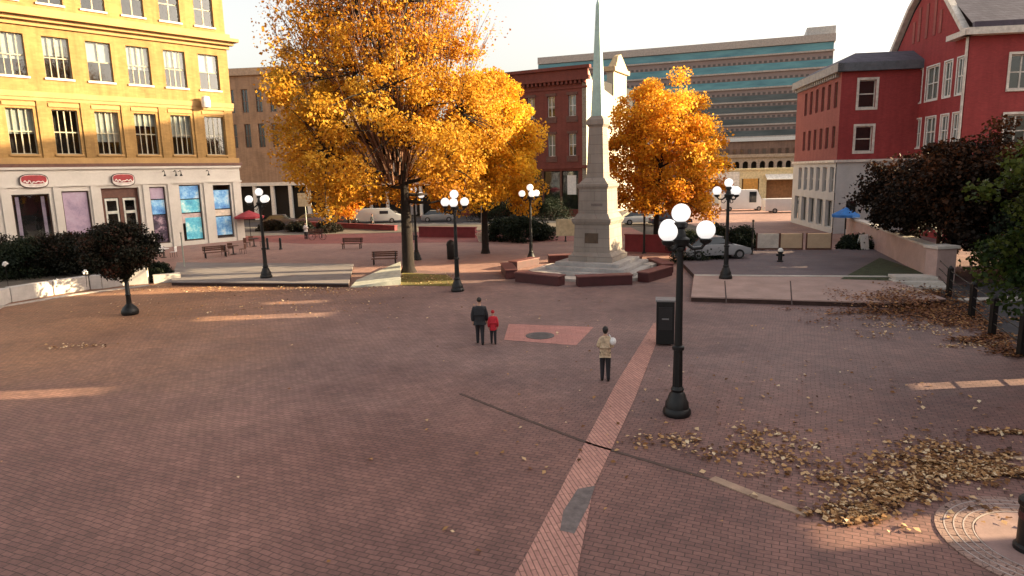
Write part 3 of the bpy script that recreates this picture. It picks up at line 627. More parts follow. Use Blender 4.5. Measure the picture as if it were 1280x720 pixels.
# ---------------- right large red building with gambrel gable ----------------
C7 = Vector((34.7, 52, 0))
lb = thing('gambrel_building', 'large red brick building with white trimmed gambrel gable on the right', 'building', C7)
up = [(-12.75, -11.7), (-10.9, -9.1), (-8.65, -6.3), (-5.6, -3.6), (-3.0, -1.9), (-1.35, -.45)]
up = [(-12.6, -11.75), (-11.0, -9.9), (-8.7, -7.3), (-6.5, -4.4), (-3.5, -2.3), (-1.5, -.5)]
lo = [(-12.4, -11.5), (-10.6, -9.6), (-8.2, -6.9), (-6.0, -4.3), (-3.4, -2.2), (-1.5, -.5)]
hl = [(a, b, 11.35, 14.1) for a, b in up] + [(a, b, 7.5, 9.95) for a, b in lo] + [(a, b, 3.2, 5.8) for a, b in lo]
facade(lb, 'gable_wall', RR, (0, 0, 0), TL, -14.4, 0, 0, 15.9, hl, .3)
for h in hl: window(lb, (0, 0, 0), TL, *h, 'gab', WHITEPAINT, None, .98, DARKGLASS, cols=2, rows=2, fw=.12, inset=.06, surround=.1)
gp = [(-13.4, 15.9), (-9.8, 19.3), (-7.2, 20.9), (-4.6, 19.3), (-1.0, 15.9)]
n = 5; mb = MB(); mb.add([(x, 0, z) for x, z in gp] + [(x, .4, z) for x, z in gp], [tuple(range(n)), tuple(range(n, 2 * n))[::-1]] + [(i, (i + 1) % n, n + (i + 1) % n, n + i) for i in range(n)])
mb.build('gable_top', RR, lb, (0, 0, 0), TL)
mb = MB()
for x in (-9.6, -8.6, -7.2, -5.8, -4.8): mb.box(x - .2, x + .2, -.07, -.003, 16.6, 19.4 if abs(x + 7.2) < 1.5 else 18.4)
mb.build('gable_piers', RRL, lb, (0, 0, 0), TL)
mb = MB()
gq = [(-13.9, 15.8), (-10.1, 19.5), (-7.2, 21.3), (-4.3, 19.5), (-.5, 15.8)]
for (a, b), (c, d) in zip(gq, gq[1:]):
    v = Vector((c - a, 0, d - b)).normalized(); nn = Vector((-v.z, 0, v.x)) * .35
    p = [Vector((a, -.45, b)), Vector((c, -.45, d)), Vector((c, -.45, d)) + nn, Vector((a, -.45, b)) + nn]
    mb.add(p + [q + Vector((0, .5, 0)) for q in p], [(0, 1, 2, 3), (7, 6, 5, 4), (0, 4, 5, 1), (1, 5, 6, 2), (2, 6, 7, 3), (3, 7, 4, 0)])
mb.build('rake_trim', WTRIM, lb, (0, 0, 0), TL)
mb = MB(); mb.box(-15.0, -12.2, -.7, -.003, 15.45, 15.85); mb.box(-2.2, .6, -.7, -.003, 15.45, 15.85); mb.box(-14.6, -14.3, -.18, -.003, 0, 15.4); mb.build('eave_return', WTRIM, lb, (0, 0, 0), TL)
MB().tube([(-.1, -.14, 0), (-.1, -.14, 15.4)], .1).build('drainpipe', WTRIM, lb, (0, 0, 0), TL)
hf = []
for i in range(3): hf += [(2.95 + 3.6 * i, 4.6 + 3.6 * i, 11.5, 14.0), (2.95 + 3.6 * i, 4.6 + 3.6 * i, 7.25, 9.65), (2.95 + 3.6 * i, 4.6 + 3.6 * i, 2.8, 5.4)]
facade(lb, 'front_wall', RR, (0, 0, 0), TF, 0, 14, 0, 15.5, hf, .3)
for h in hf: window(lb, (0, 0, 0), TF, *h, 'bf', WTRIM, WTRIM, None, DARKGLASS, cols=2, rows=2, fw=.1, surround=.18)
mb = MB(); mb.box(-.6, 14, -.75, .3, 15.45, 15.95); mb.build('eave', WTRIM, lb, (0, 0, 0), TF)
mb = MB(); yy = [(-.6, 15.96), (4.2, 19.5), (7.2, 21.3), (10.2, 19.5), (15, 15.96)]
for (a, b), (c, d) in zip(yy, yy[1:]): mb.quad((.02, a, b), (14, a, b), (14, c, d), (.02, c, d))
mb.build('slate_roof', SLATE, lb, (0, 0, 0), TF)
MB().box(-.1, 14, -.68, -.35, 15.96, 16.35).build('gutter', plain('dark_purple_metal', (.05, .035, .06), .5), lb, (0, 0, 0), TF)
MB().box(.6, 13.8, .8, 14, .1, 15.8).build('interior', INTERIOR, lb, (0, 0, 0), TF)
facade(lb, 'back_wall', RR, rotm(TF) @ Vector((14, 14.4, 0)), TF + pi, 0, 14, 0, 15.9, [])

# ---------------- unseen slotted wall added on the right to shade the square ----------------
C8 = Vector((41, 40.5, 0))
wb = thing('shade_wall', 'unseen slotted brick wall added on the right to shade the square', 'building', C8)
hl = [(-2 - 4 * i - 1, -2 - 4 * i + 1, z, z + 2.6) for i in range(1, 7) for z in (2, 7, 12)]
# slots made to shape the low sun into streaks on the paving
XW = 41.0
def through(P, w_, ln):     # P ground point (centre of a sun patch) -> opening on the added wall's plane
    t = (XW - P.x) / SD.x; z = SD.z * t; y = P.y + SD.y * t
    return y, z, w_, ln * tan(SUN_EL)
slots = [through(G(1145, 662), .85, 4.0), through(G(1215, 481), .75, 3.9), through(G(325, 396), 1.0, 6.0), through(G(30, 493), .8, 4.5), through(G(365, 378), .8, 3.0)]
WY0, WY1, WH = -40.0, 40.5, 22.0
cuts = [(y - w_ / 2, y + w_ / 2, z - h_ / 2, z + h_ / 2) for y, z, w_, h_ in slots]
mb = MB()
def solidwall(mb, x0, x1):
    ys = sorted({WY0, WY1, *[v for c in cuts for v in c[:2]]}); zs = sorted({0, WH, *[v for c in cuts for v in c[2:]]})
    for a, b in zip(ys, ys[1:]):
        for c, d in zip(zs, zs[1:]):
            if any(k[0] < (a + b) / 2 < k[1] and k[2] < (c + d) / 2 < k[3] for k in cuts): continue
            mb.box(x0 - C8.x, x1 - C8.x, a - C8.y, b - C8.y, c, d)
solidwall(mb, XW, XW + .25)
mb.build('brick_wall', RR, wb)
MB().box(-.3, .6, WY0 - C8.y, 0, WH, WH + .5).build('coping', WTRIM, wb)

# ---------------- background filler blocks beyond the streets ----------------
for k, (x, y, w_, d_, h_, lab) in enumerate(((-75, 120, 40, 20, 14, 'plain distant block far left beyond the beige building'), (-20, 150, 30, 16, 15, 'distant tan block behind the two maples'), (24, 175, 30, 14, 12, 'distant tan block left of the arcade'), (92, 120, 40, 20, 12, 'distant brick block behind the gambrel building'))):
    q = thing('distant_block', lab, 'building', (x, y, 0), 0, 'distant blocks')
    hl = [(2 + 3 * i, 3.4 + 3 * i, z, z + 2) for i in range(int(w_ / 3) - 1) for z in range(2, int(h_ - 3), 4)]
    facade(q, 'wall', BG, (0, 0, 0), 0, 0, w_, 0, h_, hl, .2)
    for h in hl: window(q, (0, 0, 0), 0, *h, 'dist', WHITEPAINT, None, None, DARKGLASS, cols=2, rows=2)
    MB().box(0, w_, .5, d_, 0.1, h_ - .1).build('body', BG, q); MB().box(-.3, w_ + .3, -.3, d_, h_, h_ + .6).build('roof', CONC, q)
q = thing('shade_tower', 'unseen brick tower added beyond the gambrel building to cast shade', 'building', (88, 61, 0))  # tower added out of view to shade the yellow building's lower part
hl = [(2 + 3 * i, 3.4 + 3 * i, z, z + 2) for i in range(6) for z in range(3, 40, 4)]
facade(q, 'wall', RR, (0, 0, 0), 0, 0, 18, 0, 44, hl, .2); MB().box(0, 18, .5, 19, 0.1, 43.9).build('body', RR, q); MB().box(-.3, 18.3, -.3, 19.3, 44, 44.6).build('roof', CONC, q)
for h in hl: window(q, (0, 0, 0), 0, *h, 'dist', WHITEPAINT, None, None, DARKGLASS, cols=2, rows=2)

# ---------------- monument ----------------
mp_ = G(747, 338); MC = Vector((5.35, 40.6, 0)); MROT = radians(-28)
mo = thing('obelisk_monument', 'tall granite obelisk monument on a stepped pedestal in the middle of the square', 'monument', MC, MROT)
MGRAN = brickwall('monument_granite', (.33, .285, .25), (.29, .25, .22), (.2, .17, .15), bw=1.6, bh=.55, ms=.012, stain=.25)
VERD = plain('weathered_upper_granite', (.42, .60, .55), .7, 0, .2, .7, .2)
def sq(mb, h0, h1, z0, z1): mb.prism([(-h0, -h0), (h0, -h0), (h0, h0), (-h0, h0)], z0, z1, top=[(-h1, -h1), (h1, -h1), (h1, h1), (-h1, h1)])
def octa(r, ph=pi / 8): return [(r * cos(ph + i * pi / 4), r * sin(ph + i * pi / 4)) for i in range(8)]
mb = MB()
for k in range(3): sq(mb, 2.9 - k * .45, 2.9 - k * .45, .15 + k * .22, .37 + k * .22)
mb.build('step', plain('step_stone', (.36, .34, .33), .8, 0, .2, 1.2), mo, bevel=.015)
mb = MB(); mb.prism(octa(4.3), 0, .15); mb.build('base_platform', PALESTONE, mo)
mb = MB(); sq(mb, 1.4, 1.4, .81, 1.15); sq(mb, 1.34, 1.18, 1.15, 1.35); sq(mb, 1.16, 1.1, 1.35, 3.0); mb.build('plinth', MGRAN, mo, bevel=.02)
mb = MB(); sq(mb, 1.14, 1.24, 3.0, 3.2); sq(mb, 1.24, 1.24, 3.2, 3.35); sq(mb, 1.15, .98, 3.35, 3.65); mb.build('moulding', MGRAN, mo, bevel=.02)
mb = MB(); sq(mb, .93, .89, 3.65, 5.1); mb.build('die', MGRAN, mo)
mb = MB(); sq(mb, .9, 1.0, 5.1, 5.25); sq(mb, 1.0, 1.0, 5.25, 5.4); sq(mb, .92, .62, 5.4, 5.75); mb.build('cap_moulding', MGRAN, mo, bevel=.02)
mb = MB(); sq(mb, .54, .43, 5.75, 8.7); mb.build('lower_shaft', MGRAN, mo)
mb = MB(); sq(mb, .43, .53, 8.7, 8.85); sq(mb, .55, .53, 8.85, 9.15); sq(mb, .5, .35, 9.15, 9.35); mb.build('collar', MGRAN, mo, bevel=.02)
mb = MB(); sq(mb, .33, .10, 9.35, 15.6); sq(mb, .10, .02, 15.6, 15.95); mb.build('upper_shaft', VERD, mo)
mb = MB(); mb.box(-.42, .42, -1.16, -1.12, 1.9, 2.5); mb.build('tablet', plain('bronze', (.10, .07, .05), .5, .6), mo)
mb = MB(); mb.box(-.1, .6, -.94, -.90, 4.1, 4.25); mb.build('inscription_band', plain('dark_lettering', (.16, .13, .12), .7), mo)
# ring of low red benches round it, each a thing
BENCHR = plain('dark_red_granite', (.055, .008, .010), .55, 0, .25, 2, .2)
n = 8; bench0 = None
labs = ['at the front centre of the monument, facing the walkers', 'at the front right of the monument', 'right of the monument beside the pale steps', 'behind the monument on its right', 'behind the monument, hidden by the pedestal', 'behind the monument on its left', 'left of the monument with its end standing out', 'at the front left of the monument']
for i in range(8):
    a = -pi / 2 + i * pi / 4 + radians(6); p = MC + Vector((-.8 + 4.75 * cos(a), 4.75 * sin(a), 0))
    if i == 0:
        t = thing('stone_bench', 'x', 'bench', p, a + pi / 2, 'red stone benches round the monument')
        MB().box(-1.5, 1.5, -.34, .34, 0, .5).build('block', BENCHR, t, bevel=.02); MB().box(-1.55, 1.55, -.38, .38, .5, .57).build('seat', plain('red_bench_top', (.15, .05, .045), .6, 0, .2, 2), t, bevel=.015)
        bench0 = t
    else: t = dup(bench0, p, a + pi / 2)
    if i in (3, 5): t.scale = (.8, 1, .9)
    t['label'] = 'dark red stone bench block ' + labs[i]
# pale monument terrace walls
for k, (x, y, l) in enumerate(((-3.4, -2.4, 'short pale stone wing block left of the monument'), (3.6, .6, 'short pale stone wing block right of the monument'))):
    t = tag(MB().box(-.9, .9, -.35, .35, 0, .42).build('stone_block', PALESTONE, bevel=.03), l, 'stone block', 'pale wing blocks'); t.location = MC + Vector((x, y, .15 if 0 else 0)); t.rotation_euler = (0, 0, radians(-40 + 90 * k))

# ---------------- lamp posts ----------------
GLOBE = plain('lamp_globe', (.85, .83, .8), .25, 0, .03, 2, 0, emit=.22)
def make_lamp(label, loc, rot):
    t = thing('street_lamp', label, 'street lamp', loc, rot, 'four-globe street lamps')
    b = MB(); b.lathe([(.34, 0), (.36, .05), (.34, .16), (.30, .2), (.29, .34), (.24, .42), (.20, .56), (.15, .62), (.17, .68), (.13, .76)], 12); b.build('base', IRON, t, smooth=True)
    p = MB(); p.lathe([(.115, .76), (.105, 1.7), (.15, 1.72), (.15, 1.8), (.1, 1.83), (.075, 4.2), (.12, 4.22), (.13, 4.3), (.09, 4.36), (.09, 4.75)], 14)
    for i in range(8): a = i * pi / 4; p.tube([(.115 * cos(a), .115 * sin(a), .76), (.1 * cos(a), .1 * sin(a), 1.7)], .014, 5)
    p.build('post', IRON, t, smooth=True)
    c = MB(); c.lathe([(.09, 4.3), (.2, 4.36), (.22, 4.5), (.14, 4.56), (.1, 4.75), (.16, 4.8), (.16, 4.9), (.1, 4.93)], 14); c.build('hub', IRON, t, smooth=True)
    for i in range(3):
        a = radians(30 + 120 * i); d = Vector((cos(a), sin(a), 0)); m = MB()
        m.tube([d * .1 + Vector((0, 0, 4.42)), d * .3 + Vector((0, 0, 4.26)), d * .5 + Vector((0, 0, 4.28)), d * .59 + Vector((0, 0, 4.42))], [.05, .045, .04, .04], 7)
        m.tube([d * .12 + Vector((0, 0, 4.18)), d * .22 + Vector((0, 0, 4.06)), d * .36 + Vector((0, 0, 4.12)), d * .34 + Vector((0, 0, 4.24))], .022, 6)
        m.lathe([(.03, 4.36), (.13, 4.42), (.15, 4.5), (.12, 4.52)], 12, (d.x * .59, d.y * .59, 0)); m.build('arm', IRON, t, smooth=True)
        g_ = MB(); g_.sphere(Vector((d.x * .59, d.y * .59, 4.72)), .228, 20, 12); g_.build('globe', GLOBE, t, smooth=True)
    g_ = MB(); g_.sphere(Vector((0, 0, 5.13)), .228, 20, 12); g_.build('globe', GLOBE, t, smooth=True)
    return t
lamp0 = make_lamp('nearest black lamp post with white globes standing on open brick right of the woman', G(846, 518), radians(-44))
for px, py, z, r, l in ((572, 364, 0, 0, 'black four-globe lamp post between the large maple and the monument'), (907, 348, .26, 24, 'black lamp post at the back edge of the pink terrace'), (333, 347, .24, 45, 'black lamp post on the grey terrace in front of the shop corner'), (664, 327, 0, 10, 'lamp post rising behind the dark hedge left of the monument'), (521, 325, 0, 70, 'black lamp post standing just right behind the large maple trunk')):
    dup(lamp0, G(px, py, z), radians(r), l)

# ---------------- kiosk box, bins, bollards ----------------
t = thing('newspaper_box', 'tall black metal box with a grey lid beside the near lamp post', 'box', G(831, 430), radians(-12)); t.scale = (1.2, 1.2, 1.17)
MB().box(-.26, .26, -.24, .24, .05, 1.36).build('cabinet', IRON, t, bevel=.02)
MB().box(-.29, .29, -.27, .27, 1.36, 1.42).build('lid', plain('grey_lid', (.2, .19, .19), .5), t, bevel=.015)
MB().box(-.2, .2, -.255, -.242, .5, 1.2).build('door', plain('black_panel', (.02, .02, .022), .3), t)
MB().box(-.1, .1, -.285, -.256, .82, .86).build('handle', plain('grey_lid', (.2, .19, .19), .5), t)
def bollard(loc, label, h=.95, r=.11, grp='black bollards'):
    t = thing('bollard', label, 'bollard', loc, 0, grp)
    MB().lathe([(r * 1.5, 0), (r * 1.5, .06), (r * 1.1, .12), (r, .2), (r * .9, h * .8), (r * 1.2, h * .82), (r * 1.2, h * .86), (r * .9, h * .9)], 14).build('shaft', IRON, t, smooth=True)
    MB().sphere((0, 0, h * .94), r * .95, 12, 8).build('cap', IRON, t, smooth=True)
    return t
bollard(G(335, 312), 'thin black bollard behind the grey terrace lamp, the left one', 1.0, .1)
bollard(G(351, 312), 'thin black bollard behind the grey terrace lamp, the right one', 1.0, .1)
t = thing('litter_bin', 'dark round-topped litter bin left of the lamp by the large maple', 'litter bin', G(564, 324))
MB().lathe([(.26, 0), (.3, .05), (.3, 1.0), (.33, 1.02), (.33, 1.1)], 16).build('drum', IRON, t, smooth=True); MB().lathe([(.33, 1.1), (.26, 1.3), (.1, 1.42), (.02, 1.44)], 16).build('lid', IRON, t, smooth=True)
t = thing('hydrant', 'small dark hydrant with a pale top on the raised court', 'hydrant', G(975, 327, .25))
MB().lathe([(.2, 0), (.2, .06), (.13, .1), (.13, .55), (.18, .58), (.18, .64)], 12).tube([(-.24, 0, .42), (.24, 0, .42)], .07).build('barrel', IRON, t, smooth=True); MB().sphere((0, 0, .7), .17, 12, 8).build('cap', WHITEPAINT, t, smooth=True)
t = thing('round_bollard', 'thick black round bollard at the bottom right corner inside curved paving', 'bollard', G(1288, 688))
MB().lathe([(.24, 0), (.24, .08), (.2, .12), (.2, .75), (.23, .78), (.23, .86), (.12, .98), (.01, 1.0)], 20).build('drum', IRON, t, smooth=True); MB().lathe([(.205, .55), (.21, .56), (.21, .66), (.205, .67)], 20).build('band', plain('dark_red_granite', (.13, .022, .022)), t)
# manhole cover
t = thing('manhole_cover', 'grey round manhole cover set in the pink paving panel', 'manhole cover', G(675, 420) + Vector((0, 0, .012)))
MB().lathe([(.55, 0), (.55, .012), (.5, .014)], 28).build('plate', plain('iron_grey', (.12, .11, .11), .6, .3), t)
mb = MB()
for i in range(-3, 4): mb.box(-.38 + abs(i) * .04, .38 - abs(i) * .04, i * .12 - .03, i * .12 + .03, .014, .02)
mb.build('tread', plain('iron_grey', (.12, .11, .11), .6, .3), t)

# ---------------- benches ----------------
WOOD = plain('bench_wood', (.12, .05, .03), .8, 0, .3, 4)
def bench(loc, rot, label):
    t = thing('park_bench', label, 'bench', loc, rot, 'wooden park benches')
    mb = MB(); [mb.box(-.9, .9, y, y + .1, .42, .46) for y in (-.22, -.09, .04, .17)]; mb.build('seat', WOOD, t)
    mb = MB(); [mb.box(-.9, .9, .27 + k * .03, .3 + k * .03, .56 + k * .13, .66 + k * .13) for k in range(3)]; mb.build('backrest', WOOD, t)
    for x in (-.75, .75): MB().box(x - .03, x + .03, -.2, -.14, 0, .42).box(x - .03, x + .03, .2, .27, 0, .9).box(x - .03, x + .03, -.14, .2, .36, .42).build('leg', IRON, t)
    return t
bench(G(270, 322), radians(35), 'dark wooden bench outside the blue shop windows')
bench(G(481, 331), radians(4), 'low dark wooden bench left of the large maple trunk')
bench(G(440, 311), radians(-4), 'low wooden bench further back from the maple trunk')
bench(G(393, 298), radians(10), 'wooden bench beside the pale-topped pedestrian on the far pavement')

# ---------------- walls, fence, planters ----------------
def wall_run(name, label, cat, pts, h, th, mat, cap=None, capmat=None, group=None):
    pts = [Vector((p[0], p[1], 0)) for p in pts]; c = pts[0]
    t = thing(name, label, cat, c, 0, group)
    mb = MB(); mc = MB()
    for a, b in zip(pts, pts[1:]):
        d = (b - a).normalized(); nn = Vector((-d.y, d.x, 0)) * th / 2
        mb.prism([(v - c).xy for v in (a + nn, a - nn, b - nn, b + nn)], 0, h)
        nn *= 1.25; mc.prism([(v - c).xy for v in (a - d * .05 + nn, a - d * .05 - nn, b + d * .05 - nn, b + d * .05 + nn)], h, h + (cap or .08))
    mb.build('wall_body', mat, t); mc.build('coping', capmat or mat, t); return t
LOWRED = plain('low_red_wall', (.17, .02, .025), .8, 0, .25, 1.5, .3); PINKWALL = plain('pink_stucco', (.42, .29, .26), .85, 0, .15, 1, .3)
wall_run('low_brick_wall', 'long low dark red wall behind the large maple trunk', 'wall', [G(525, 296).xy, G(595, 297).xy], .95, .4, LOWRED)
wall_run('low_brick_wall', 'low red wall between the monument and the near lamp post', 'wall', [G(782, 314).xy, G(858, 317).xy], 1.25, .4, LOWRED)
wall_run('low_brick_wall', 'low red planter wall left of the large maple under the far street', 'wall', [G(372, 282).xy, G(495, 288).xy], .5, .4, LOWRED)
wall_run('garden_wall', 'pinkish stucco garden wall running back behind the dark red trees', 'wall', [(22.3, 34.4), (23.6, 39), (26.2, 47.5), (28.6, 56)], 1.75, .5, PINKWALL, .12, PALESTONE)
t = thing('gate_pier', 'square pale pier ending the pinkish garden wall', 'pier', (22.2, 34.0, 0), radians(8))
MB().box(-.55, .55, -.4, .4, 0, 1.85).build('shaft', PINKWALL, t, bevel=.02); MB().box(-.65, .65, -.5, .5, 1.85, 2.0).build('cap', PALESTONE, t, bevel=.02)
BEI = plain('beige_panel', (.50, .36, .24), .8, 0, .12, .8)
for k, (x0, x1, l, m) in enumerate(((945, 974, 'grey-beige screen panel, the leftmost of the row behind the court', PALESTONE), (974, 1003, 'pale beige screen panel in the middle of the row behind the court', BEI), (1007, 1039, 'warm beige screen panel at the right of the row behind the court', BEI))):
    a, b = G(x0, 312, .25), G(x1, 312, .25); t = thing('screen_panel', l, 'barrier', a, atan2(b.y - a.y, b.x - a.x), 'screen panels behind the court'); L = (b - a).length
    MB().box(.05, L - .05, -.05, .05, .12, 1.15).build('panel', m, t); 
    for x in (.03, L - .03): MB().box(x - .04, x + .04, -.06, .06, 0, 1.2).build('post', BROWN, t)
    MB().box(.05, L - .05, -.07, .07, 0, .12).build('foot_rail', BROWN, t)
# iron fence on the right
fp = [(22.4, 34.6), (20.3, 30.3), (18.55, 26.2), (17.3, 23.3), (16.3, 20.6), (15.4, 17.8)]
t = thing('iron_fence', 'black iron fence of square posts and thin rails along the right side road', 'fence', (fp[0][0], fp[0][1], 0)); o0 = Vector((fp[0][0], fp[0][1], 0))
for x, y in fp: 
    p = Vector((x, y, 0)) - o0; b_ = MB().box(p.x - .09, p.x + .09, p.y - .09, p.y + .09, 0, 1.35); b_.lathe([(.12, 0), (.1, .06), (.02, .14)], 8, (p.x, p.y, 1.35)); b_.build('post', IRON, t)
for z in (.45, .85, 1.25):
    MB().tube([Vector((x, y, z)) - o0 for x, y in fp], .022, 6).build('rail', IRON, t)
# pale steps at the fence head
t = thing('stone_steps', 'worn pale stone steps half buried in leaves beside the iron fence', 'steps', (20.6, 33.2, 0), radians(-10))
for k in range(3): MB().box(-1.3 + .15 * k, 1.2 - .1 * k, -1.0 + k * .55, -.45 + k * .55 + .5, k * .16, k * .16 + .16).build('step', PALESTONE, t, bevel=.02)
# granite blocks of the left planter
gb = [(-30, 394), (15, 378), (68, 369), (113, 362), (128, 361), (158, 357), (186, 355)]
labs = ['leftmost granite block of the planter edge', 'long granite block left of the short one on the planter edge', 'long granite block in the middle of the planter edge', 'short granite block of the planter edge', 'pale granite block left of the topiary post', 'pale granite block right of the topiary post']
for i in range(6):
    a, b = G(*gb[i]), G(*gb[i + 1]); L = (b - a).length
    t = MB().box(.02, L - .02, 0, .5, 0, .8 if i < 4 else .95).build('granite_block', plain('pale_granite', (.50, .46, .43), .8, 0, .15, 2), None, a, atan2(b.y - a.y, b.x - a.x), bevel=.03)
    tag(t, labs[i], 'granite block', 'granite blocks edging the left planter')
t = tag(MB().box(0, 1.5, -.3, .3, 0, .5).build('granite_block', PALESTONE, None, G(192, 354), radians(30), bevel=.03), 'low pale block at the left end of the grey terrace', 'granite block', 'granite blocks edging the left planter')
# bed soil
mb = MB(); mb.prism([G(*p).xy for p in ((-60, 396), (15, 376), (113, 360), (186, 353), (196, 335), (100, 330), (-60, 350))], 0, .4); tag(mb.build('planter_soil', EARTH), kind='structure')

# ---------------- foliage ----------------
def leafmesh(name, centers, rad, per, size, mat, parent, tone_fn=None, flat=1.0, seed=0, loc=(0, 0, 0), litter_=False):
    rng = np.random.default_rng(seed); P = []; T = []
    C_ = np.asarray(centers, float); k = len(C_); rad = np.broadcast_to(rad, (k,)); per = np.broadcast_to(per, (k,)).astype(int)
    idx = np.repeat(np.arange(k), per); n = len(idx)
    v = rng.normal(size=(n, 3)); v /= np.linalg.norm(v, axis=1)[:, None]; r = rng.random(n) ** .45
    p = C_[idx] + v * (r * rad[idx])[:, None] * np.array([1, 1, flat])
    nrm = rng.normal(size=(n, 3)) + np.array([0, 0, .6]) + v * .5; nrm /= np.linalg.norm(nrm, axis=1)[:, None]
    a = np.cross(nrm, rng.normal(size=(n, 3))); a /= np.linalg.norm(a, axis=1)[:, None]; b = np.cross(nrm, a)
    if litter_: nrm = nrm * [.45, .45, 0] + np.array([0, 0, 1.0]); nrm /= np.linalg.norm(nrm, axis=1)[:, None]; a = np.cross(nrm, rng.normal(size=(n, 3))); a /= np.linalg.norm(a, axis=1)[:, None]; b = np.cross(nrm, a)
    s = size * rng.uniform(.45, 1.3, n); a *= (s * .5)[:, None]; b *= (s * .38)[:, None]; fold = nrm * (s * rng.uniform(.02, .22, n))[:, None]
    V = np.empty((n, 4, 3)); V[:, 0] = p - a; V[:, 1] = p - b + fold; V[:, 2] = p + a; V[:, 3] = p + b + fold
    me = bpy.data.meshes.new(name); me.vertices.add(4 * n); me.vertices.foreach_set('co', V.reshape(-1).astype(np.float32))
    me.loops.add(4 * n); me.loops.foreach_set('vertex_index', np.arange(4 * n, dtype=np.int32)); me.polygons.add(n)
    me.polygons.foreach_set('loop_start', np.arange(0, 4 * n, 4, dtype=np.int32)); me.update(calc_edges=True)
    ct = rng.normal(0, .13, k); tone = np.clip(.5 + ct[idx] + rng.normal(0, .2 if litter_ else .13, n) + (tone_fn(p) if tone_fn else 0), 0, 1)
    at = me.attributes.new('tone', 'FLOAT', 'FACE'); at.data.foreach_set('value', tone.astype(np.float32))
    me.materials.append(mat); o = bpy.data.objects.new(name, me); COL.objects.link(o); o.parent = parent; o.location = loc; return o
def tree(name, label, cat, loc, zc0, zc1, R, prof, ncl, per, leaf, mat, trunk_r, fork, seed, tone_fn=None, clr=.9, lean=(0, 0), group=None, limbs=None, shell=.55, barkm=None, off=(0, 0)):
    rng = np.random.default_rng(seed); t = thing(name, label, cat, loc, 0, group); barkm = barkm or BARK
    cs = []; ph = rng.uniform(0, 6.28, 6)
    while len(cs) < ncl:
        u = rng.random(); a = rng.uniform(0, 2 * pi)
        if seed == 11 and len(cs) and abs(cs[-1][0]) < 1.3 and cs[-1][1] < .5 and cs[-1][2] < 8.3: cs.pop()
        rr = R * prof(u) * (1 + .12 * sin(3 * a + ph[0]) + .08 * sin(5 * a + ph[1] + u * 6) + .06 * sin(9 * u + ph[2] + 2 * a))
        if rng.random() > (prof(u)) ** 1.3: continue
        f = shell + (1 - shell) * rng.random() if rng.random() < .75 else rng.random() ** .5
        cs.append((off[0] + rr * f * cos(a), off[1] + rr * f * sin(a), zc0 + u * (zc1 - zc0) + rng.normal(0, .25)))
    mb = MB(); z1 = zc0 + (zc1 - zc0) * .75
    trunk = [(0, 0, -.1), (lean[0] * .1, 0, .35), (lean[0] * .3, 0, fork * .5), (lean[0], lean[1], fork)]
    mb.tube(trunk, [trunk_r * 1.6, trunk_r * 1.1, trunk_r, trunk_r * .85], 12)
    top = (off[0] * .5 + lean[0], lean[1] + off[1] * .5, z1); mb.tube([trunk[-1], ((lean[0] + top[0]) / 2 + .2, lean[1], (fork + z1) / 2), top], [trunk_r * .8, trunk_r * .45, trunk_r * .12], 8)
    tr = mb.build('trunk', barkm, t, smooth=True)
    order = rng.permutation(len(cs)); nl = limbs or 14; prim = []
    mb = MB(); st = Vector(trunk[-1]); tp = Vector(top)
    for k in order[:nl]:
        c = Vector(cs[k]); s = st.lerp(tp, min(.75, max(0, (c.z - fork) / (z1 - fork + .01) * .55))) if c.z > fork else st
        e = s + (c - s) * .8; m = s.lerp(e, .5) + Vector((rng.normal(0, .2), rng.normal(0, .2), -.08 * (e - s).length + .25 * abs(c.z - s.z) * .3))
        r0 = trunk_r * .42; mb.tube([s, s.lerp(m, .5) + Vector((0, 0, -.05)), m, e], [r0, r0 * .8, r0 * .55, r0 * .25], 6); prim += [m, e, m.lerp(e, .5)]
    for c in cs:
        c = Vector(c); b = min(prim, key=lambda q: (q - c).length); mid = b.lerp(c, .5) + Vector((rng.normal(0, .12), rng.normal(0, .12), .1)); r0 = trunk_r * .14
        mb.tube([b, mid, c], [r0, r0 * .6, r0 * .2], 4)
    mb.build('branches', barkm, t)
    leafmesh('crown', cs, np.array([clr * rng.uniform(.6, 1.4) for _ in cs]), (per(np.array([c[2] for c in cs]), rng) if callable(per) else per * rng.uniform(.45, 1.2, len(cs))), leaf, mat, t, tone_fn, .75, seed + 1)
    return t
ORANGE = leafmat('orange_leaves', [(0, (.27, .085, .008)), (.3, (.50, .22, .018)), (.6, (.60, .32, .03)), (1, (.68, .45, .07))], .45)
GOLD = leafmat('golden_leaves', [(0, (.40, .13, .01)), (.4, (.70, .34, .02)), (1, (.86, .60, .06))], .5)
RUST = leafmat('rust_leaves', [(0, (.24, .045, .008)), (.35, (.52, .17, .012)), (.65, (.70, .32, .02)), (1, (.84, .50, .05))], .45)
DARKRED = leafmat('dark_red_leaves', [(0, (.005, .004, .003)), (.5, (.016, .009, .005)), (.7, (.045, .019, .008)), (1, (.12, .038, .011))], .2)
GREEN = leafmat('green_leaves', [(0, (.006, .014, .003)), (.5, (.022, .042, .007)), (1, (.085, .10, .015))], .3)
DARKGREEN = leafmat('dark_green_leaves', [(0, (.004, .008, .004)), (.5, (.012, .020, .009)), (1, (.03, .036, .015))], .2)
MIXED = leafmat('hedge_leaves', [(0, (.004, .004, .003)), (.5, (.011, .013, .006)), (.85, (.035, .014, .008)), (1, (.07, .02, .01))], .2)
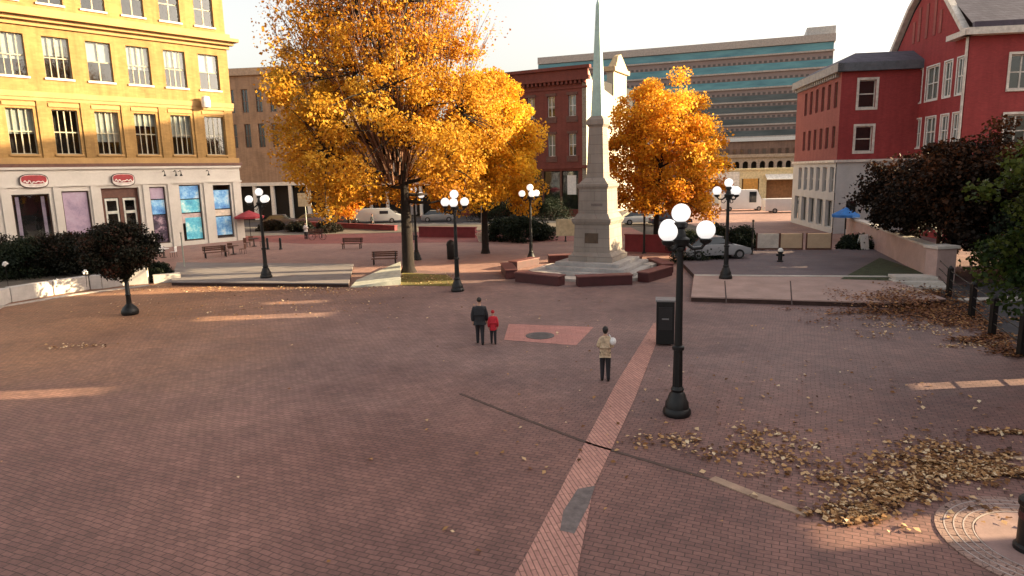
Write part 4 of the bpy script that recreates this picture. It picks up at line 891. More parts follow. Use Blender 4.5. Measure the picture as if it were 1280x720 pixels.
# big maple
T1 = G(511, 340)
def prof1(u): return max(.05, (1 - ((u - .36) / .66) ** 2)) ** .5 if u > .36 else (1 - ((.36 - u) / .55) ** 2) ** .5
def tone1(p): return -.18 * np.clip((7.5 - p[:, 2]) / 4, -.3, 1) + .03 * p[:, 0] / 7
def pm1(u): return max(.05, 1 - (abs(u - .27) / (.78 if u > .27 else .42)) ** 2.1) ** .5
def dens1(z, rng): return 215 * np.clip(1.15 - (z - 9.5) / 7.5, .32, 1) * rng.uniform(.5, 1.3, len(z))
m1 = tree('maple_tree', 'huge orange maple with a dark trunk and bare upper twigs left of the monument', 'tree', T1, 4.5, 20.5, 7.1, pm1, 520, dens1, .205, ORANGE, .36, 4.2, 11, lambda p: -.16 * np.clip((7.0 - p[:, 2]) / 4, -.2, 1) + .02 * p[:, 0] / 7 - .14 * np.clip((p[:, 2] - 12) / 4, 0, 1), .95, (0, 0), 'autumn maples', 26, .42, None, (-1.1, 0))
rng = np.random.default_rng(3); mb = MB(); tips = []
for i in range(150):
    a = rng.uniform(0, 2 * pi); s = rng.random() ** .55; z1 = 14.0 + 7.5 * (1 - s ** 2) + rng.normal(0, .6)
    b = Vector((-.5 + 1.3 * s * cos(a), 1.3 * s * sin(a), 5.5 + rng.random() * 4)); e = Vector((-1.0 + 6.6 * s * cos(a), 6.0 * s * sin(a), z1)); m = b.lerp(e, .5) + Vector((rng.normal(0, .25) + .8 * s * cos(a), rng.normal(0, .25) + .8 * s * sin(a), .2))
    mb.tube([b, m, e], [.06, .036, .012], 4); tips += [b.lerp(e, .75), m.lerp(e, .4), e, e + Vector((rng.normal(0, .4), rng.normal(0, .4), -.3))]
    for j in range(3):
        q = m.lerp(e, rng.random() * .8); e2 = q + Vector((rng.normal(0, .5) + .6 * s * cos(a), rng.normal(0, .5), 1.2 + rng.random())); mb.tube([q, e2], [.022, .008], 3); tips.append(e2)
mb.build('upper_twigs', plain('reddish_twig', (.17, .085, .05), .9, 0, .3, 4), m1)
leafmesh('sparse_top_leaves', [tuple(p) for p in tips], .8, 12, .16, RUST, m1, lambda p: 0 * p[:, 0], 1.1, 9)
# second maple, right behind
def prof2(u): return max(.04, 1 - abs((u - .3) / .72) ** 2.2) ** .6
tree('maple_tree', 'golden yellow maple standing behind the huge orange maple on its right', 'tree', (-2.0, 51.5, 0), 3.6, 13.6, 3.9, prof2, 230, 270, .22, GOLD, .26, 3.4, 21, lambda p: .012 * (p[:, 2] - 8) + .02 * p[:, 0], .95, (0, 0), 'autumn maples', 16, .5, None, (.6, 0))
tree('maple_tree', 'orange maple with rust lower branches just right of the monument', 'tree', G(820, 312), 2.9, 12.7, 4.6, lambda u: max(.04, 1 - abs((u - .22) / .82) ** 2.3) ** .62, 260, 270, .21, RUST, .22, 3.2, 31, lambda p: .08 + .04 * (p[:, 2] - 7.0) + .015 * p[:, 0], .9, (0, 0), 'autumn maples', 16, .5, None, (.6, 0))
# dark red trees on the right
profd = lambda u: max(.05, 1 - abs((u - .4) / .66) ** 2) ** .55
for k, (x, y, r, z0, z1, l, mt) in enumerate(((24.2, 40.8, 2.5, 2.7, 6.4, 'dark red leafed tree at the left of the shaded row by the garden wall', DARKRED), (24.2, 36.4, 2.8, 3.0, 7.2, 'dark rust tree in the middle of the shaded row before the garden wall', DARKRED), (27.4, 35.4, 4.2, 1.0, 7.7, 'broad almost black tree behind the iron fence', DARKRED), (28.5, 44, 2.6, 2.0, 6.2, 'small dark green and rust tree furthest back in the shaded row', MIXED), (26.8, 29.8, 3.8, .3, 6.6, 'very dark dense bush beyond the side road kerb', DARKGREEN))):
    tree('dark_tree' if k < 4 else 'dark_bush', l, 'tree' if k < 4 else 'bush', (x, y, 0), z0, z1, r, profd, 130 if k != 2 else 220, 170, .22, mt, .16, 1.9 if k != 4 else .6, 40 + k, lambda p: .11 * (p[:, 2] - 5.0) - .03 * (p[:, 0] ** 1), .8, (0, 0), 'shaded trees by the garden wall', 10, .4)
tree('green_tree', 'bright green leafy tree cut by the right edge of the picture', 'tree', (16.3, 18.6, 0), 2.1, 6.4, 2.55, profd, 100, 200, .17, GREEN, .11, 2.2, 51, lambda p: .08 + .10 * (p[:, 2] - 3.8) + .02 * -p[:, 0], .65, (0, 0), None, 10, .5)
# trees across the street
for k, (px, py, r, z0, z1, mt, l) in enumerate(((408, 270, 3.2, 1.6, 7.6, GREEN, 'round green tree across the street left of the maple trunk'), (318, 268, 2.6, 3, 8.8, DARKGREEN, 'dark thin tree behind the left terrace lamp'), (375, 262, 3, 2.4, 7.5, DARKGREEN, 'dark tree left of the round green tree'), (590, 262, 4, 1.5, 6.5, DARKGREEN, 'dark shade tree behind the gap between the maples'))):
    p = G(px, py); tree('street_tree', l, 'tree', p, z0, z1, r, profd, 70, 130, .32, mt, .16, 2.2, 60 + k, lambda p: .08 * (p[:, 2] - 5), .9, (0, 0), 'street trees across the road', 8, .4)
tree('street_tree', 'small orange tree across the street behind the dark planter', 'tree', G(437, 285), 1.8, 6.0, 2.2, profd, 50, 120, .28, RUST, .14, 1.9, 71, lambda p: -.1 + 0 * p[:, 0], .8, (0, 0), 'street trees across the road', 8, .4)
# hedges and shrubs: each mound its own plant
def shrub(name, label, loc, R, H, mat, seed, ncl=50, per=130, leaf=.13, z0=.1, group=None, cat='shrub'):
    rng = np.random.default_rng(seed); t = thing(name, label, cat, loc, 0, group); cs = []
    for _ in range(ncl):
        a = rng.uniform(0, 2 * pi); u = rng.random() ** .8; rr = R * sqrt(max(.05, 1 - (u * .95) ** 2.4)) * rng.uniform(.35, 1)
        cs.append((rr * cos(a), rr * sin(a), z0 + u * H))
    mb = MB()
    for c in cs[:24]: mb.tube([(c[0] * .15, c[1] * .15, 0), (c[0] * .5, c[1] * .5, c[2] * .6), c], [.03, .02, .008], 4)
    mb.build('stems', BARK, t); leafmesh('foliage', cs, .33 * R, per, leaf, mat, t, lambda p: .12 * (p[:, 2] - z0 - H * .6), .9, seed); return t
sh = [(-14, 352, 1.9, 2.3, MIXED, 'dark shrub at the far left end of the planter'), (28, 352, 1.8, 2.0, DARKGREEN, 'dark green shrub with a white bloom beside it in the left planter'), (62, 348, 1.9, 2.1, MIXED, 'rust-tinged shrub in the middle of the left planter'), (97, 348, 1.8, 2.2, MIXED, 'dark reddish shrub below the mauve shop blind'), (131, 344, 1.7, 2.0, DARKGREEN, 'dark green shrub just left of the topiary')]
for k, (px, py, R_, H_, mt, l) in enumerate(sh): shrub('planter_shrub', l, G(px, py - 6, .4), R_, H_, mt, 80 + k, 70, 190, .13, .1, 'shrubs in the left planter')
shrub('planter_shrub', 'small low shrub right of the topiary beside the grey terrace', G(196, 350), .95, .9, DARKGREEN, 88, 40, 120, .11, .05, 'shrubs in the left planter')
for k, (px, py) in enumerate(((22, 327), (84, 348), (120, 337), (6, 320))):
    p = G(px, 366 + 0 * k, 0); q = U(px, py, p.y + .6); t = thing('white_bloom', ('round white bloom on the left dark shrub', 'low white bloom at the planter middle', 'white bloom beside the topiary foliage', 'white bloom at the left picture edge')[k], 'flower', (q.x, q.y - 1.0, .4), 0, 'white hydrangea blooms'); hz = q.z - .4
    MB().tube([(0, 0, 0), (.03, 0, hz)], .012, 5).build('stem', BARK, t)
    mb = MB(); rr_ = random.Random(k)
    for _ in range(26): 
        a, b = rr_.uniform(0, 6.28), rr_.uniform(-1, 1); c_ = sqrt(1 - b * b); mb.sphere((.03 + .13 * c_ * cos(a), .13 * c_ * sin(a), hz + .11 * b), .045, 6, 4)
    mb.build('petals', plain('petal_white', (.8, .76, .72), .7), t, smooth=True)
# topiary on a cast-iron post
tp = G(163, 393); t = thing('topiary_tree', 'dark round-headed small tree on a black bell-shaped post base on the left', 'small tree', tp)
MB().lathe([(.34, 0), (.38, .08), (.38, .2), (.3, .34), (.2, .44), (.13, .52)], 18).build('base', IRON, t, smooth=True)
MB().lathe([(.12, .5), (.1, .9), (.13, .94), (.1, 1.0), (.085, 2.4)], 12).build('post', IRON, t, smooth=True)
rng = np.random.default_rng(4); cs = []
for _ in range(130):
    a = rng.uniform(0, 2 * pi); u = rng.uniform(-1, 1); rr = sqrt(1 - u * u) * rng.uniform(.45, 1.12) * (1 + .15 * sin(3 * a)); cs.append((-.3 + 1.45 * rr * cos(a), 1.4 * rr * sin(a), 3.0 + 1.0 * u + .15 * sin(2 * a)))
mb = MB()
for c in cs[:40]: mb.tube([(0, 0, 1.6), (c[0] * .5, c[1] * .5, 2.3), c], [.04, .025, .008], 4)
mb.build('branches', BARK, t); leafmesh('crown', cs, .42, 190, .12, MIXED, t, None, .9, 77)
# hedges behind
for k, (px, py, R_, H_, l, mt) in enumerate(((628, 300, 1.6, 1.6, 'dark hedge mound left of the lamp behind the square', DARKGREEN), (652, 302, 1.7, 2.0, 'dark hedge mound right around the lamp behind the square', DARKGREEN), (676, 300, 1.5, 1.3, 'lower dark hedge mound near the white square sign', DARKGREEN), (610, 276, 2.6, 2.4, 'tall dark hedge mound against the brick block, left', DARKGREEN), (648, 276, 2.8, 2.6, 'tall dark hedge mound against the brick block, middle', DARKGREEN), (690, 275, 2.6, 2.2, 'tall dark hedge mound against the brick block, right', DARKGREEN), (868, 326, 1.9, 1.5, 'dark hedge mound behind the near lamp globes', DARKGREEN), (890, 312, 1.7, 1.6, 'dark hedge mound left of the silver car', DARKGREEN), (926, 314, 1.5, 1.5, 'dark hedge mound left of the screen panels', DARKGREEN), (340, 288, 1.5, .8, 'low dark planting left in the street bed', MIXED), (375, 289, 1.6, .8, 'low dark planting in the street bed by the pole', MIXED), (410, 290, 1.6, .8, 'low dark planting right in the street bed', MIXED), (1068, 314, 1.2, .9, 'small dark bush at the start of the garden wall', DARKGREEN))):
    shrub('hedge_mound', l, G(px, py), R_, H_, mt, 100 + k, 50, 130, .17, .1, 'dark hedge mounds behind the square')
t = thing('flower_tub', 'pale flower tub at the foot of the thin white pole', 'flower tub', G(603, 302))
MB().lathe([(.35, 0), (.5, .5), (.55, .55), (.5, .56)], 14).build('tub', PALESTONE, t, smooth=True); leafmesh('flowers', [(0, 0, .7), (.3, .1, .65), (-.3, 0, .65), (0, -.3, .62)], .35, 120, .12, plain('petal_pale', (.6, .5, .4), .8), t, None, .7, 5)
# leaf litter
LIT = leafmat('fallen_leaves', [(0, (.04, .018, .01)), (.38, (.20, .085, .03)), (.6, (.46, .25, .10)), (1, (.74, .58, .38))], .1)
LITR = leafmat('fallen_red_leaves', [(0, (.02, .006, .005)), (.45, (.15, .05, .02)), (.75, (.30, .13, .045)), (1, (.48, .27, .11))], .1)
def litter(name, blobs, mat, size, seed, z=.03, tone=0):
    rng = np.random.default_rng(seed); P = []
    for (px, py, sx, sy, n, *zz) in blobs:
        kc = rng.normal(0, 1, (max(3, n // 22), 2)) * .5; q = kc[rng.integers(0, len(kc), n)] + rng.normal(0, .17, (n, 2)) * (1 if n > 200 else 2.5)
        for a, b in q:
            X = px + a * sx + b * sx * .1; Y = py + b * sy
            if Y < 340: continue
            g_ = G(X, Y, zz[0] if zz else 0); P.append((g_.x, g_.y, (zz[0] if zz else 0) + z + rng.random() * .02))
    o = leafmesh(name, P, .03, 1, size, mat, None, lambda p: tone, .3, seed, (0, 0, 0), True); tag(o, kind='stuff'); return o
litter('leaf_litter', [(1180, 582, 75, 17, 950), (1110, 612, 60, 18, 800), (1060, 640, 50, 14, 420), (1240, 592, 70, 9, 550), (1120, 600, 190, 70, 420), (1170, 562, 40, 8, 200), (950, 560, 80, 26, 260), (840, 556, 30, 10, 90), (905, 550, 60, 16, 70), (985, 580, 60, 20, 120), (1270, 543, 30, 4, 160), (1150, 580, 160, 60, 260), (860, 590, 300, 90, 90), (660, 600, 500, 120, 60), (1030, 455, 230, 60, 80)], LIT, .12, 201)
litter('red_leaf_litter', [(1120, 372, 60, 14, 1500, .26), (1165, 374, 50, 16, 1500), (1165, 390, 55, 10, 1100), (1200, 402, 50, 9, 1100), (1235, 424, 46, 9, 900), (1265, 440, 40, 8, 600), (1095, 392, 80, 6, 700), (1120, 400, 90, 10, 300), (1180, 385, 70, 12, 900)], LITR, .13, 202, .05, .0)
litter('yellow_leaf_litter', [(1130, 408, 90, 12, 220), (1235, 432, 60, 6, 260), (1160, 412, 40, 5, 120), (320, 361, 160, 5, 520), (360, 385, 120, 14, 160), (260, 380, 160, 16, 120), (85, 433, 30, 3, 90), (400, 362, 80, 6, 160), (530, 352, 60, 8, 240), (480, 400, 300, 40, 60), (700, 380, 300, 20, 50), (1165, 366, 60, 8, 300, .26)], LIT, .11, 203, .03, .15)

# ---------------- signs and poles ----------------
def pole_sign(name, label, loc, h, board=None, mat=WHITEPAINT, pm=None, r=.05, rot=0):
    t = thing(name, label, 'sign' if board else 'pole', loc, rot)
    MB().lathe([(r * 2, 0), (r * 1.6, .08), (r, .12), (r * .9, h)], 10).build('pole', pm or WHITEPAINT, t, smooth=True)
    if board:
        w_, hh = board; MB().box(-w_ / 2, w_ / 2, -.09, -.05, h - hh, h).build('board', mat, t, bevel=.01)
    else: MB().sphere((0, 0, h), r * 1.5, 8, 6).build('cap', pm or WHITEPAINT, t)
    return t
CREAMSIGN = plain('cream_sign', (.6, .52, .34), .6)
pole_sign('street_sign', 'cream rectangular sign board on a thin pole across the street', G(384, 290), 4.4, (1.5, 1.5), CREAMSIGN, plain('pale_green_pole', (.35, .36, .3), .6), .05)
pole_sign('square_sign', 'cream square sign on a short post left of the monument plinth', G(707, 302), 2.0, (1.7, 1.5), CREAMSIGN, IRON, .06)
pole_sign('flag_pole', 'thin pale pole rising from the flower tub between the maples and hedge', G(603, 300), 4.6, None, None, plain('pinkish_pole', (.5, .4, .34), .6), .06)
pole_sign('thin_pole', 'thin pale pole left of the grey terrace before the shop', G(231, 338), 2.6, None, None, plain('pale_green_pole', (.35, .36, .3), .6), .05)
pole_sign('thin_post', 'dark thin post right of the monument in front of the orange maple', G(805, 317), 4.8, None, None, IRON, .09)
pole_sign('street_sign', 'long dark crossbar signal post behind the court lamp', G(940, 318, .25), 2.3, None, None, IRON, .06)
pole_sign('street_sign', 'pale grey board on a dark post just right of the maple trunk', G(517, 300), 3.6, (.9, 1.2), plain('grey_board', (.3, .29, .28), .6), IRON, .05)
# ---------------- sunshades ----------------
def sunshade(label, loc, h, r, mat):
    t = thing('parasol', label, 'parasol', loc)
    MB().lathe([(.3, 0), (.3, .08), (.04, .12), (.035, h + .5)], 10).build('pole', IRON, t)
    mb = MB(); n = 8; v = [(0, 0, h + .6)] + [(r * cos(2 * pi * i / n), r * sin(2 * pi * i / n), h) for i in range(n)] + [(r * .98 * cos(2 * pi * i / n), r * .98 * sin(2 * pi * i / n), h - .2) for i in range(n)]
    mb.add(v, [(0, 1 + i, 1 + (i + 1) % n) for i in range(n)] + [(1 + i, 9 + i, 9 + (i + 1) % n, 1 + (i + 1) % n) for i in range(n)]); mb.build('canopy', mat, t); return t
CLOTHRED = plain('red_canvas', (.32, .03, .04), .8)
sunshade('red parasol beside the corner of the yellow building', G(314, 300), 2.4, 1.5, CLOTHRED)
sunshade('bright blue parasol in front of the white shopfronts on the right', G(1055, 302), 2.2, 1.1, plain('blue_canvas', (.03, .17, .50), .7))
for k, (px, py, rot, l) in enumerate(((318, 308, 10, 'dark cafe table under the red parasol'), (205, 322, 30, 'pale cafe table near the dark shop window'), (292, 318, 20, 'low cafe table outside the last blue window'))):
    t = thing('cafe_table', l, 'table', G(px, py), radians(rot)); MB().lathe([(.45, .7), (.45, .74)], 16).build('tabletop', (IRON, WHITEPAINT, WOOD)[k], t); MB().lathe([(.25, 0), (.25, .04), (.04, .08), (.04, .7)], 10).build('pedestal', IRON, t)
    for j, a in enumerate((0, 2.2, 4.2)):
        c = thing('cafe_chair', ('right-hand', 'back left', 'front left')[j] + ' cafe chair at the ' + ('dark table by the red parasol', 'pale table by the dark shop window', 'low table by the last blue window')[k], 'chair', G(px, py) + Vector((.8 * cos(a), .8 * sin(a), 0)), a + pi / 2, 'cafe chairs at table %s' % ('one', 'two', 'three')[k])
        MB().box(-.2, .2, -.2, .2, .43, .46).build('seat', (WOOD, WHITEPAINT, WOOD)[k], c); MB().box(-.2, .2, -.22, -.19, .46, .88).build('backrest', (WOOD, WHITEPAINT, WOOD)[k], c)
        for x in (-.18, .18):
            for y in (-.18, .18): MB().tube([(x, y, 0), (x, y, .43)], .015, 5).build('leg', IRON, c)
# ---------------- vehicles ----------------
TYRE = plain('tyre', (.015, .015, .015), .85); RIM = plain('rim', (.35, .35, .36), .35, .7)
CARGLASS = plain('car_glass', (.02, .025, .03), .08, 0, .05, 1, 0, spec=.8)
def car(label, loc, rot, col, L=4.5, H=1.45, kind='car', W=1.8):
    t = thing('parked_' + kind, label, kind, loc, rot, None)
    paint = plain('car_paint_%s' % '_'.join(str(int(c * 99)) for c in col), col, .3, .1, .04, 2, 0, spec=.6); hw = W / 2
    if kind == 'car': side = [(-L / 2, .35), (-L / 2 + .02, .72), (-L / 2 + .2, .88), (-L * .33, .93), (-L * .2, 1.0), (L * .16, 1.0), (L * .36, .86), (L / 2 - .12, .7), (L / 2, .5), (L / 2 - .02, .3), (-L / 2 + .1, .25)]; top = [(-L * .42, .92), (-L * .28, H - .06), (-L * .18, H), (L * .04, H), (L * .24, .95)]
    else: side = [(-L / 2, .35), (-L / 2, H - .2), (-L / 2 + .15, H), (L * .26, H), (L * .40, 1.15), (L / 2 - .05, .95), (L / 2, .4), (L / 2 - .05, .28), (-L / 2 + .05, .28)]; top = None
    mb = MB()
    def loft(mb, prof, insets):
        n = len(prof); k = [(x, -hw + insets[i], z) for i, (x, z) in enumerate(prof)] + [(x, hw - insets[i], z) for i, (x, z) in enumerate(prof)]
        mb.add(k, [tuple(range(n)), tuple(range(n, 2 * n))[::-1]] + [(i, (i + 1) % n, n + (i + 1) % n, n + i) for i in range(n)])
    loft(mb, side, [.04 if z < .9 else .1 for x, z in side]); body = mb.build('body', paint, t, bevel=.05, smooth=True)
    if top:
        mb = MB(); loft(mb, top, [.12, .26, .28, .28, .12]); mb.build('cabin_glass', CARGLASS, t, bevel=.03, smooth=True)
        mb = MB(); mb.box(-L * .24, L * .09, -hw + .26, hw - .26, H - .03, H + .025); mb.build('roof_panel', paint, t, bevel=.02)
    else:
        MB().add([(L * .27, -hw + .15, H - .06), (L * .27, hw - .15, H - .06), (L * .395, hw - .15, 1.25), (L * .395, -hw + .15, 1.25)], [(0, 1, 2, 3)]).build('windscreen', CARGLASS, t).location = (.03, 0, .03)
        for s_ in (-1, 1): MB().box(L * .1, L * .25, s_ * hw - .06 * s_ - .02, s_ * hw - .06 * s_ + .02, 1.2, H - .3).build('side_window', CARGLASS, t)
    for x in (-L * .31, L * .31):
        for s_ in (-1, 1):
            mb = MB(); mb.tube([(x, s_ * (hw - .2), .32), (x, s_ * (hw + .01), .32)], .32, 18); wh = mb.build('wheel', TYRE, t)
            MB().tube([(x, s_ * (hw - .0), .32), (x, s_ * (hw + .025), .32)], .19, 12).build('rim', RIM, wh)
    for s_ in (-1, 1):
        MB().box(L / 2 - .1, L / 2 - .01, s_ * (hw - .35) - .14, s_ * (hw - .35) + .14, .55, .68).build('headlight', plain('lamp_lens', (.7, .7, .65), .2), t)
        MB().box(-L / 2 - .01, -L / 2 + .08, s_ * (hw - .25) - .12, s_ * (hw - .25) + .12, .62, .8).build('tail_light', plain('red_lens', (.4, .02, .02), .3), t)
    return t
car('silver car parked behind the court lamp with its white bonnet showing', G(905, 328, .25) + Vector((0, 2.2, 0)), radians(6), (.30, .30, .31))
car('white van in the sun beside the market front', (U(928, 270, 96).x, 96, 0), radians(-8), (.75, .74, .72), 6.5, 3.0, 'van', 2.2)
car('white low van parked right of the market front white wall', (U(985, 270, 90).x, 90, 0), radians(-6), (.68, .64, .62), 6.6, 1.9, 'van', 2.2)
car('silver long van parked across the street behind the maple trunk', (U(468, 260, 88).x, 88, 0), radians(4), (.42, .43, .44), 7.4, 1.9, 'van', 2.0)
for k, (px, Y, col, l) in enumerate(((352, 86, (.05, .045, .06), 'black car parked at the left of the far street'), (392, 86.5, (.10, .08, .11), 'dark purplish car parked second in the far street'), (425, 87, (.03, .03, .035), 'black car beside the silver long van'), (548, 88, (.22, .22, .22), 'grey car seen between the maple trunk and the lamp'), (800, 76, (.62, .62, .6), 'white car in the street right of the monument'), (838, 74, (.05, .05, .06), 'dark car in the street behind the near lamp'))):
    p = U(px, 270, Y); car(l, (p.x, Y, 0), radians(3), col)
# blue and white things in front of the right shops
for k, (px, py, m, l) in enumerate(((1066, 313, plain('pink_cloth', (.5, .26, .22), .8), 'pinkish sandwich board below the blue parasol'), (1078, 316, WHITEPAINT, 'white sandwich board at the head of the garden wall'))):
    t = thing('sandwich_board', l, 'sign', G(px, py), .3)
    for s_ in (-1, 1): MB().add([(-.35, s_ * .3, 0), (.35, s_ * .3, 0), (.35, s_ * .04, 1.3), (-.35, s_ * .04, 1.3), (-.35, s_ * .27, 0), (.35, s_ * .27, 0), (.35, s_ * .01, 1.3), (-.35, s_ * .01, 1.3)], [(0, 1, 2, 3), (7, 6, 5, 4), (0, 4, 5, 1), (1, 5, 6, 2), (2, 6, 7, 3), (3, 7, 4, 0)]).build('panel', m, t)

# ---------------- people ----------------
def skin(name, pts, edges, root, mat, parent, sub=2, mats=None):
    names = list(pts); me = bpy.data.meshes.new(name); me.from_pydata([pts[n][0] for n in names], [], [])
    me.edges.add(len(edges)); 
    for i, (a, b) in enumerate(edges): me.edges[i].vertices = (names.index(a), names.index(b))
    o = bpy.data.objects.new(name, me); COL.objects.link(o); md = o.modifiers.new('skin', 'SKIN'); md.use_smooth_shade = True
    for i, n_ in enumerate(names):
        v = me.skin_vertices[0].data[i]; r = pts[n_][1]; v.radius = (r, r) if isinstance(r, (int, float)) else r; v.use_root = n_ == root
    s2 = o.modifiers.new('sub', 'SUBSURF'); s2.levels = sub; s2.render_levels = sub
    dg = bpy.context.evaluated_depsgraph_get(); m2 = bpy.data.meshes.new_from_object(o.evaluated_get(dg)); m2.name = name
    o.modifiers.clear(); o.data = m2; m2.materials.clear(); m2.materials.append(mat); o.parent = parent; return o
SKINM = plain('skin', (.45, .26, .18), .6, 0, .05, 5, 0)
def person(label, loc, rot, h, build=1.0, top=None, legs=None, hair=None, shoes=IRON, arms='down', stride=.12, hat=None, jl=.50, hairlong=False, armlen=1.0):
    # faces -Y in its own frame before rot
    t = thing('person', label, 'person', loc, rot); k = h / 1.75; B = build
    def V(x, y, z): return (x * k, y * k, z * k)
    P = {}; Ed = []
    def a(n_, x, y, z, r, frm=None):
        P[n_] = (V(x, y, z), tuple(q * k for q in r) if isinstance(r, tuple) else r * k)
        if frm: Ed.append((frm, n_))
    a('pel', 0, 0, .95, (.15 * B, .11 * B)); a('wa', 0, .01, 1.1, (.13 * B, .1 * B), 'pel'); a('ch', 0, .01, 1.3, (.16 * B, .115 * B), 'wa'); a('ub', 0, .01, 1.40, (.115 * B, .085 * B), 'ch'); a('nb', 0, .01, 1.47, .055, 'ub'); a('nk', 0, -.005, 1.53, .052, 'nb'); a('hd', 0, -.015, 1.62, (.078, .092), 'nk'); a('ht', 0, -.01, 1.70, (.066, .078), 'hd')
    for s_, nm in ((-1, 'L'), (1, 'R')):
        sy = stride * s_
        a('hp' + nm, .085 * s_, 0, .90, .09 * B, 'pel'); a('kn' + nm, .09 * s_, -sy * .6 - .02, .5, .064, 'hp' + nm); a('an' + nm, .095 * s_, -sy + .03, .10, .042, 'kn' + nm); a('to' + nm, .105 * s_, -sy - .12, .035, .035, 'an' + nm)
        a('sh' + nm, .16 * s_ * B, .01, 1.365, .05, 'ch')
        if arms == 'down' or (arms == 'phone' and 0): el, wr, hn = (.205 * s_ * B, .04, 1.10), (.20 * s_ * B, -.04 + sy * .5, .86), (.198 * s_ * B, -.06 + sy * .6, .78)
        elif arms == 'phone': el, wr, hn = (.215 * s_, .03, 1.11), (.14 * s_, -.22, 1.16), (.07 * s_, -.27, 1.20)
        elif arms == 'reach': el, wr, hn = (.25 * s_ * B, .03, 1.13), (.27 * s_ * B, -.05, .9), (.275 * s_ * B, -.06, .82)
        a('el' + nm, *el, .044, 'sh' + nm); a('wr' + nm, *wr, .028, 'el' + nm); a('pa' + nm, *hn, .034, 'wr' + nm)
        w_ = Vector(wr); q = Vector(hn); d = (q - w_).normalized(); sd = d.cross(Vector((s_, 0, .2))).normalized()
        for f in range(4):
            b0 = q + sd * (.022 * (f - 1.5)) + d * .02; ln = (.05, .06, .056, .045)[f]; m_ = b0 + d * ln * .6; e_ = m_ + d * ln * .5 + Vector((-s_ * .02, -.01, 0))
            a('f%d' % f + nm, *m_, .009, 'pa' + nm); a('g%d' % f + nm, *e_, .008, 'f%d' % f + nm)
        th = q + sd * .045 + d * -.005; a('t0' + nm, *th, .011, 'pa' + nm); th = th + d * .035 + sd * .012; a('t1' + nm, *th, .009, 't0' + nm)
    body = skin('body', P, Ed, 'pel', SKINM, t, 2)
    def garment(name, keys, mat, grow, extra=None):
        Q = {n_: (P[n_][0], tuple(r + grow * k for r in P[n_][1]) if isinstance(P[n_][1], tuple) else P[n_][1] + grow * k) for n_ in keys}
        E2 = [e for e in Ed if e[0] in Q and e[1] in Q]
        if extra:
            for n_, (p, r, frm) in extra.items(): Q[n_] = (V(*p), tuple(x * k for x in r) if isinstance(r, tuple) else r * k); E2.append((frm, n_))
        return skin(name, Q, E2, 'pel', mat, t, 2)
    Pp = P['pel']; P['pel'] = (V(0, 0, .93), (.09 * B * k, .07 * B * k)); garment('trousers', ['pel', 'hpL', 'hpR', 'knL', 'knR', 'anL', 'anR'], legs, .018, {'cuff' + nm: ((.095 * s_, -stride * s_ + .02, .05), .062, 'an' + nm) for s_, nm in ((-1, 'L'), (1, 'R'))}); P['pel'] = Pp
    ex = {'hem': ((0, .0, .93 - (jl - .42)), (.185 * B, .15 * B), 'pel')}
    garment('jacket', ['pel', 'wa', 'ch', 'ub', 'nb', 'shL', 'shR', 'elL', 'elR', 'wrL', 'wrR'], top, .034, ex)
    for nm in 'LR':
        p = Vector(P['an' + nm][0]); q = Vector(P['to' + nm][0]); mb = MB()
        mb.tube([p + Vector((0, .05 * k, -.05 * k)), p + Vector((0, 0, -.045 * k)), q + Vector((0, 0, .01 * k)), q + Vector((0, -.05 * k, 0))], [.035 * k, .05 * k, .046 * k, .02 * k], 10); mb.build('shoe', shoes, t, smooth=True)
    mb = MB(); c = Vector(V(0, .012, 1.665)); r = .105 * k
    n, m = 16, 10; vs_ = []; 
    for j in range(m + 1):
        for i in range(n):
            th, ph = pi * j / m, 2 * pi * i / n; y = sin(th) * sin(ph); z = cos(th); rr = r * (1.0 if not (y < -.35 and z < .25) else .72)
            low = -1.9 if hairlong and y > .0 else -1.0
            vs_.append(c + Vector((rr * .86 * sin(th) * cos(ph), rr * y, rr * (z if z > 0 else z * -low * .75))))
    mb.add(vs_, [(j * n + i, j * n + (i + 1) % n, (j + 1) * n + (i + 1) % n, (j + 1) * n + i) for j in range(m) for i in range(n)]); mb.build('hair', hair, t, smooth=True)
    for s_ in (-1, 1):
        MB().sphere(V(.03 * s_, -.098, 1.64), .011 * k, 8, 6).build('eye', IRON, t); MB().sphere(V(.076 * s_, -.01, 1.62), .02 * k, 8, 6, 1.4).build('ear', SKINM, t)
    MB().tube([V(0, -.095, 1.645), V(0, -.122, 1.605), V(0, -.1, 1.60)], [.007 * k, .014 * k, .01 * k], 6).build('nose', SKINM, t, smooth=True)
    MB().box(-.022 * k, .022 * k, -.108 * k, -.09 * k, 1.572 * k, 1.58 * k).build('mouth', plain('lips', (.3, .09, .08), .6), t)
    return t
JBLACK = plain('black_jacket', (.018, .018, .022), .8, 0, .3, 8, .3); JRED = plain('red_coat', (.50, .015, .03), .75, 0, .15, 8, .2); JTAN = plain('tan_patterned_top', (.56, .42, .28), .8, 0, .4, 14, .2)
DARKCLOTH = plain('dark_trousers', (.016, .014, .018), .85, 0, .3, 8); HAIRB = plain('black_hair', (.012, .009, .008), .6, 0, .3, 20); HAIRR = plain('red_hood', (.42, .02, .03), .8)
pm = person('adult in a bulky black jacket walking away beside the child in red', G(600.5, 430), pi, 1.74, 1.25, JBLACK, DARKCLOTH, HAIRB, arms='down', stride=.13, jl=.58)
person('child in a bright red coat and dark leggings walking beside the adult', G(617, 430), pi, 1.27, 1.08, JRED, DARKCLOTH, HAIRR, arms='down', stride=.08, jl=.66)
pw = person('dark-haired woman in a tan top and black trousers standing alone with a white bag', G(756.5, 476), pi - .15, 1.66, .98, JTAN, DARKCLOTH, HAIRB, arms='phone', stride=.03, jl=.46, hairlong=True)
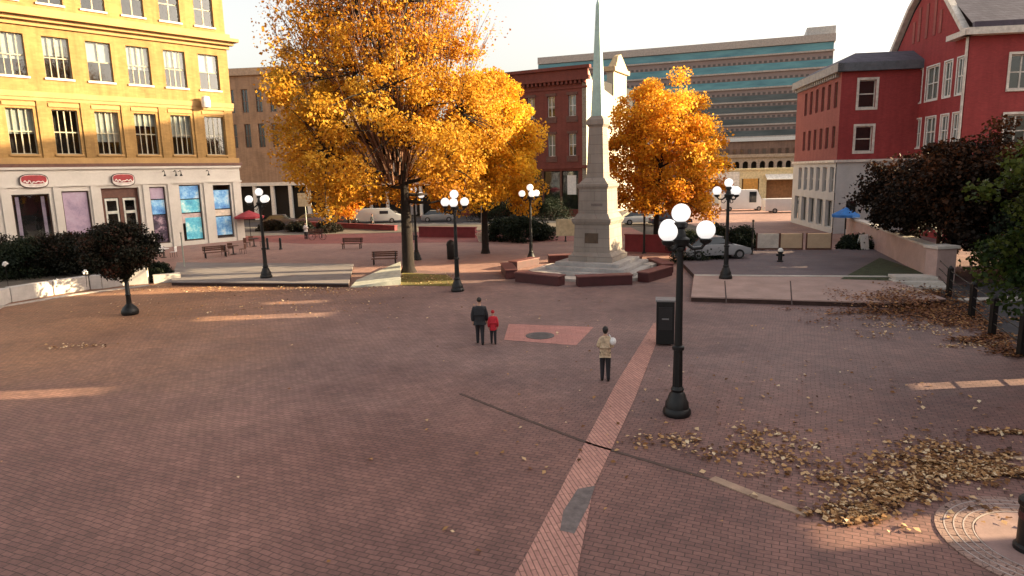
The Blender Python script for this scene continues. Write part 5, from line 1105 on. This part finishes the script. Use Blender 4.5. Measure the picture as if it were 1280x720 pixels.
wp = G(756.5, 476); t = thing('shoulder_bag', 'small round white bag on the shoulder of the woman in tan', 'bag', wp + Vector((.21, -.12, 1.24)))
b_ = MB(); b_.sphere((0, 0, 0), .095, 16, 10, 1.25); o_ = b_.build('bag_body', plain('white_leather', (.78, .76, .74), .5), t, smooth=True); MB().tube([(-.05, 0, .1), (-.1, .05, .19), (-.06, .12, .1)], .012, 6).build('strap', plain('white_leather', (.78, .76, .74), .5), t)
person('tiny dark figure walking on the far pavement left of the maple trunk', G(466, 286), 1.2, 1.75, 1.1, JBLACK, DARKCLOTH, HAIRB, arms='down', stride=.2, jl=.55)
person('distant pedestrian in a pale top beside a bicycle on the far pavement', G(383, 299), .5, 1.7, 1.0, plain('pale_top', (.55, .5, .46), .8), DARKCLOTH, HAIRB, arms='phone', stride=.1)
# bicycle
t = thing('bicycle', 'dark bicycle standing beside the pale-topped pedestrian', 'bicycle', G(397, 300), .1)
for x in (-.52, .52):
    mb = MB(); mb.tube([(x + .33 * cos(2 * pi * i / 24), 0, .34 + .33 * sin(2 * pi * i / 24)) for i in range(25)], .022, 6); wh = mb.build('wheel', TYRE, t)
    mb = MB(); [mb.tube([(x, 0, .34), (x + .32 * cos(i), 0, .34 + .32 * sin(i))], .004, 4) for i in np.arange(0, 6.28, .6)]; mb.build('spokes', RIM, wh)
mb = MB(); B1, B2, B3, B4, B5 = (-.52, 0, .34), (-.08, 0, .3), (-.2, 0, .78), (.36, 0, .76), (.52, 0, .34)
for a_, b2 in ((B1, B2), (B2, B3), (B1, B3), (B3, B4), (B2, B4), (B4, B5)): mb.tube([a_, b2], .018, 6)
mb.build('frame', plain('dark_red_paint', (.12, .02, .02), .4), t); MB().box(-.34, -.1, -.06, .06, .84, .89).tube([(-.2, 0, .78), (-.2, 0, .86)], .015).build('saddle', IRON, t); MB().tube([(.3, -.26, .98), (.38, 0, .95), (.3, .26, .98)], .014, 6).tube([(.36, 0, .76), (.38, 0, .95)], .015).build('handlebar', IRON, t)
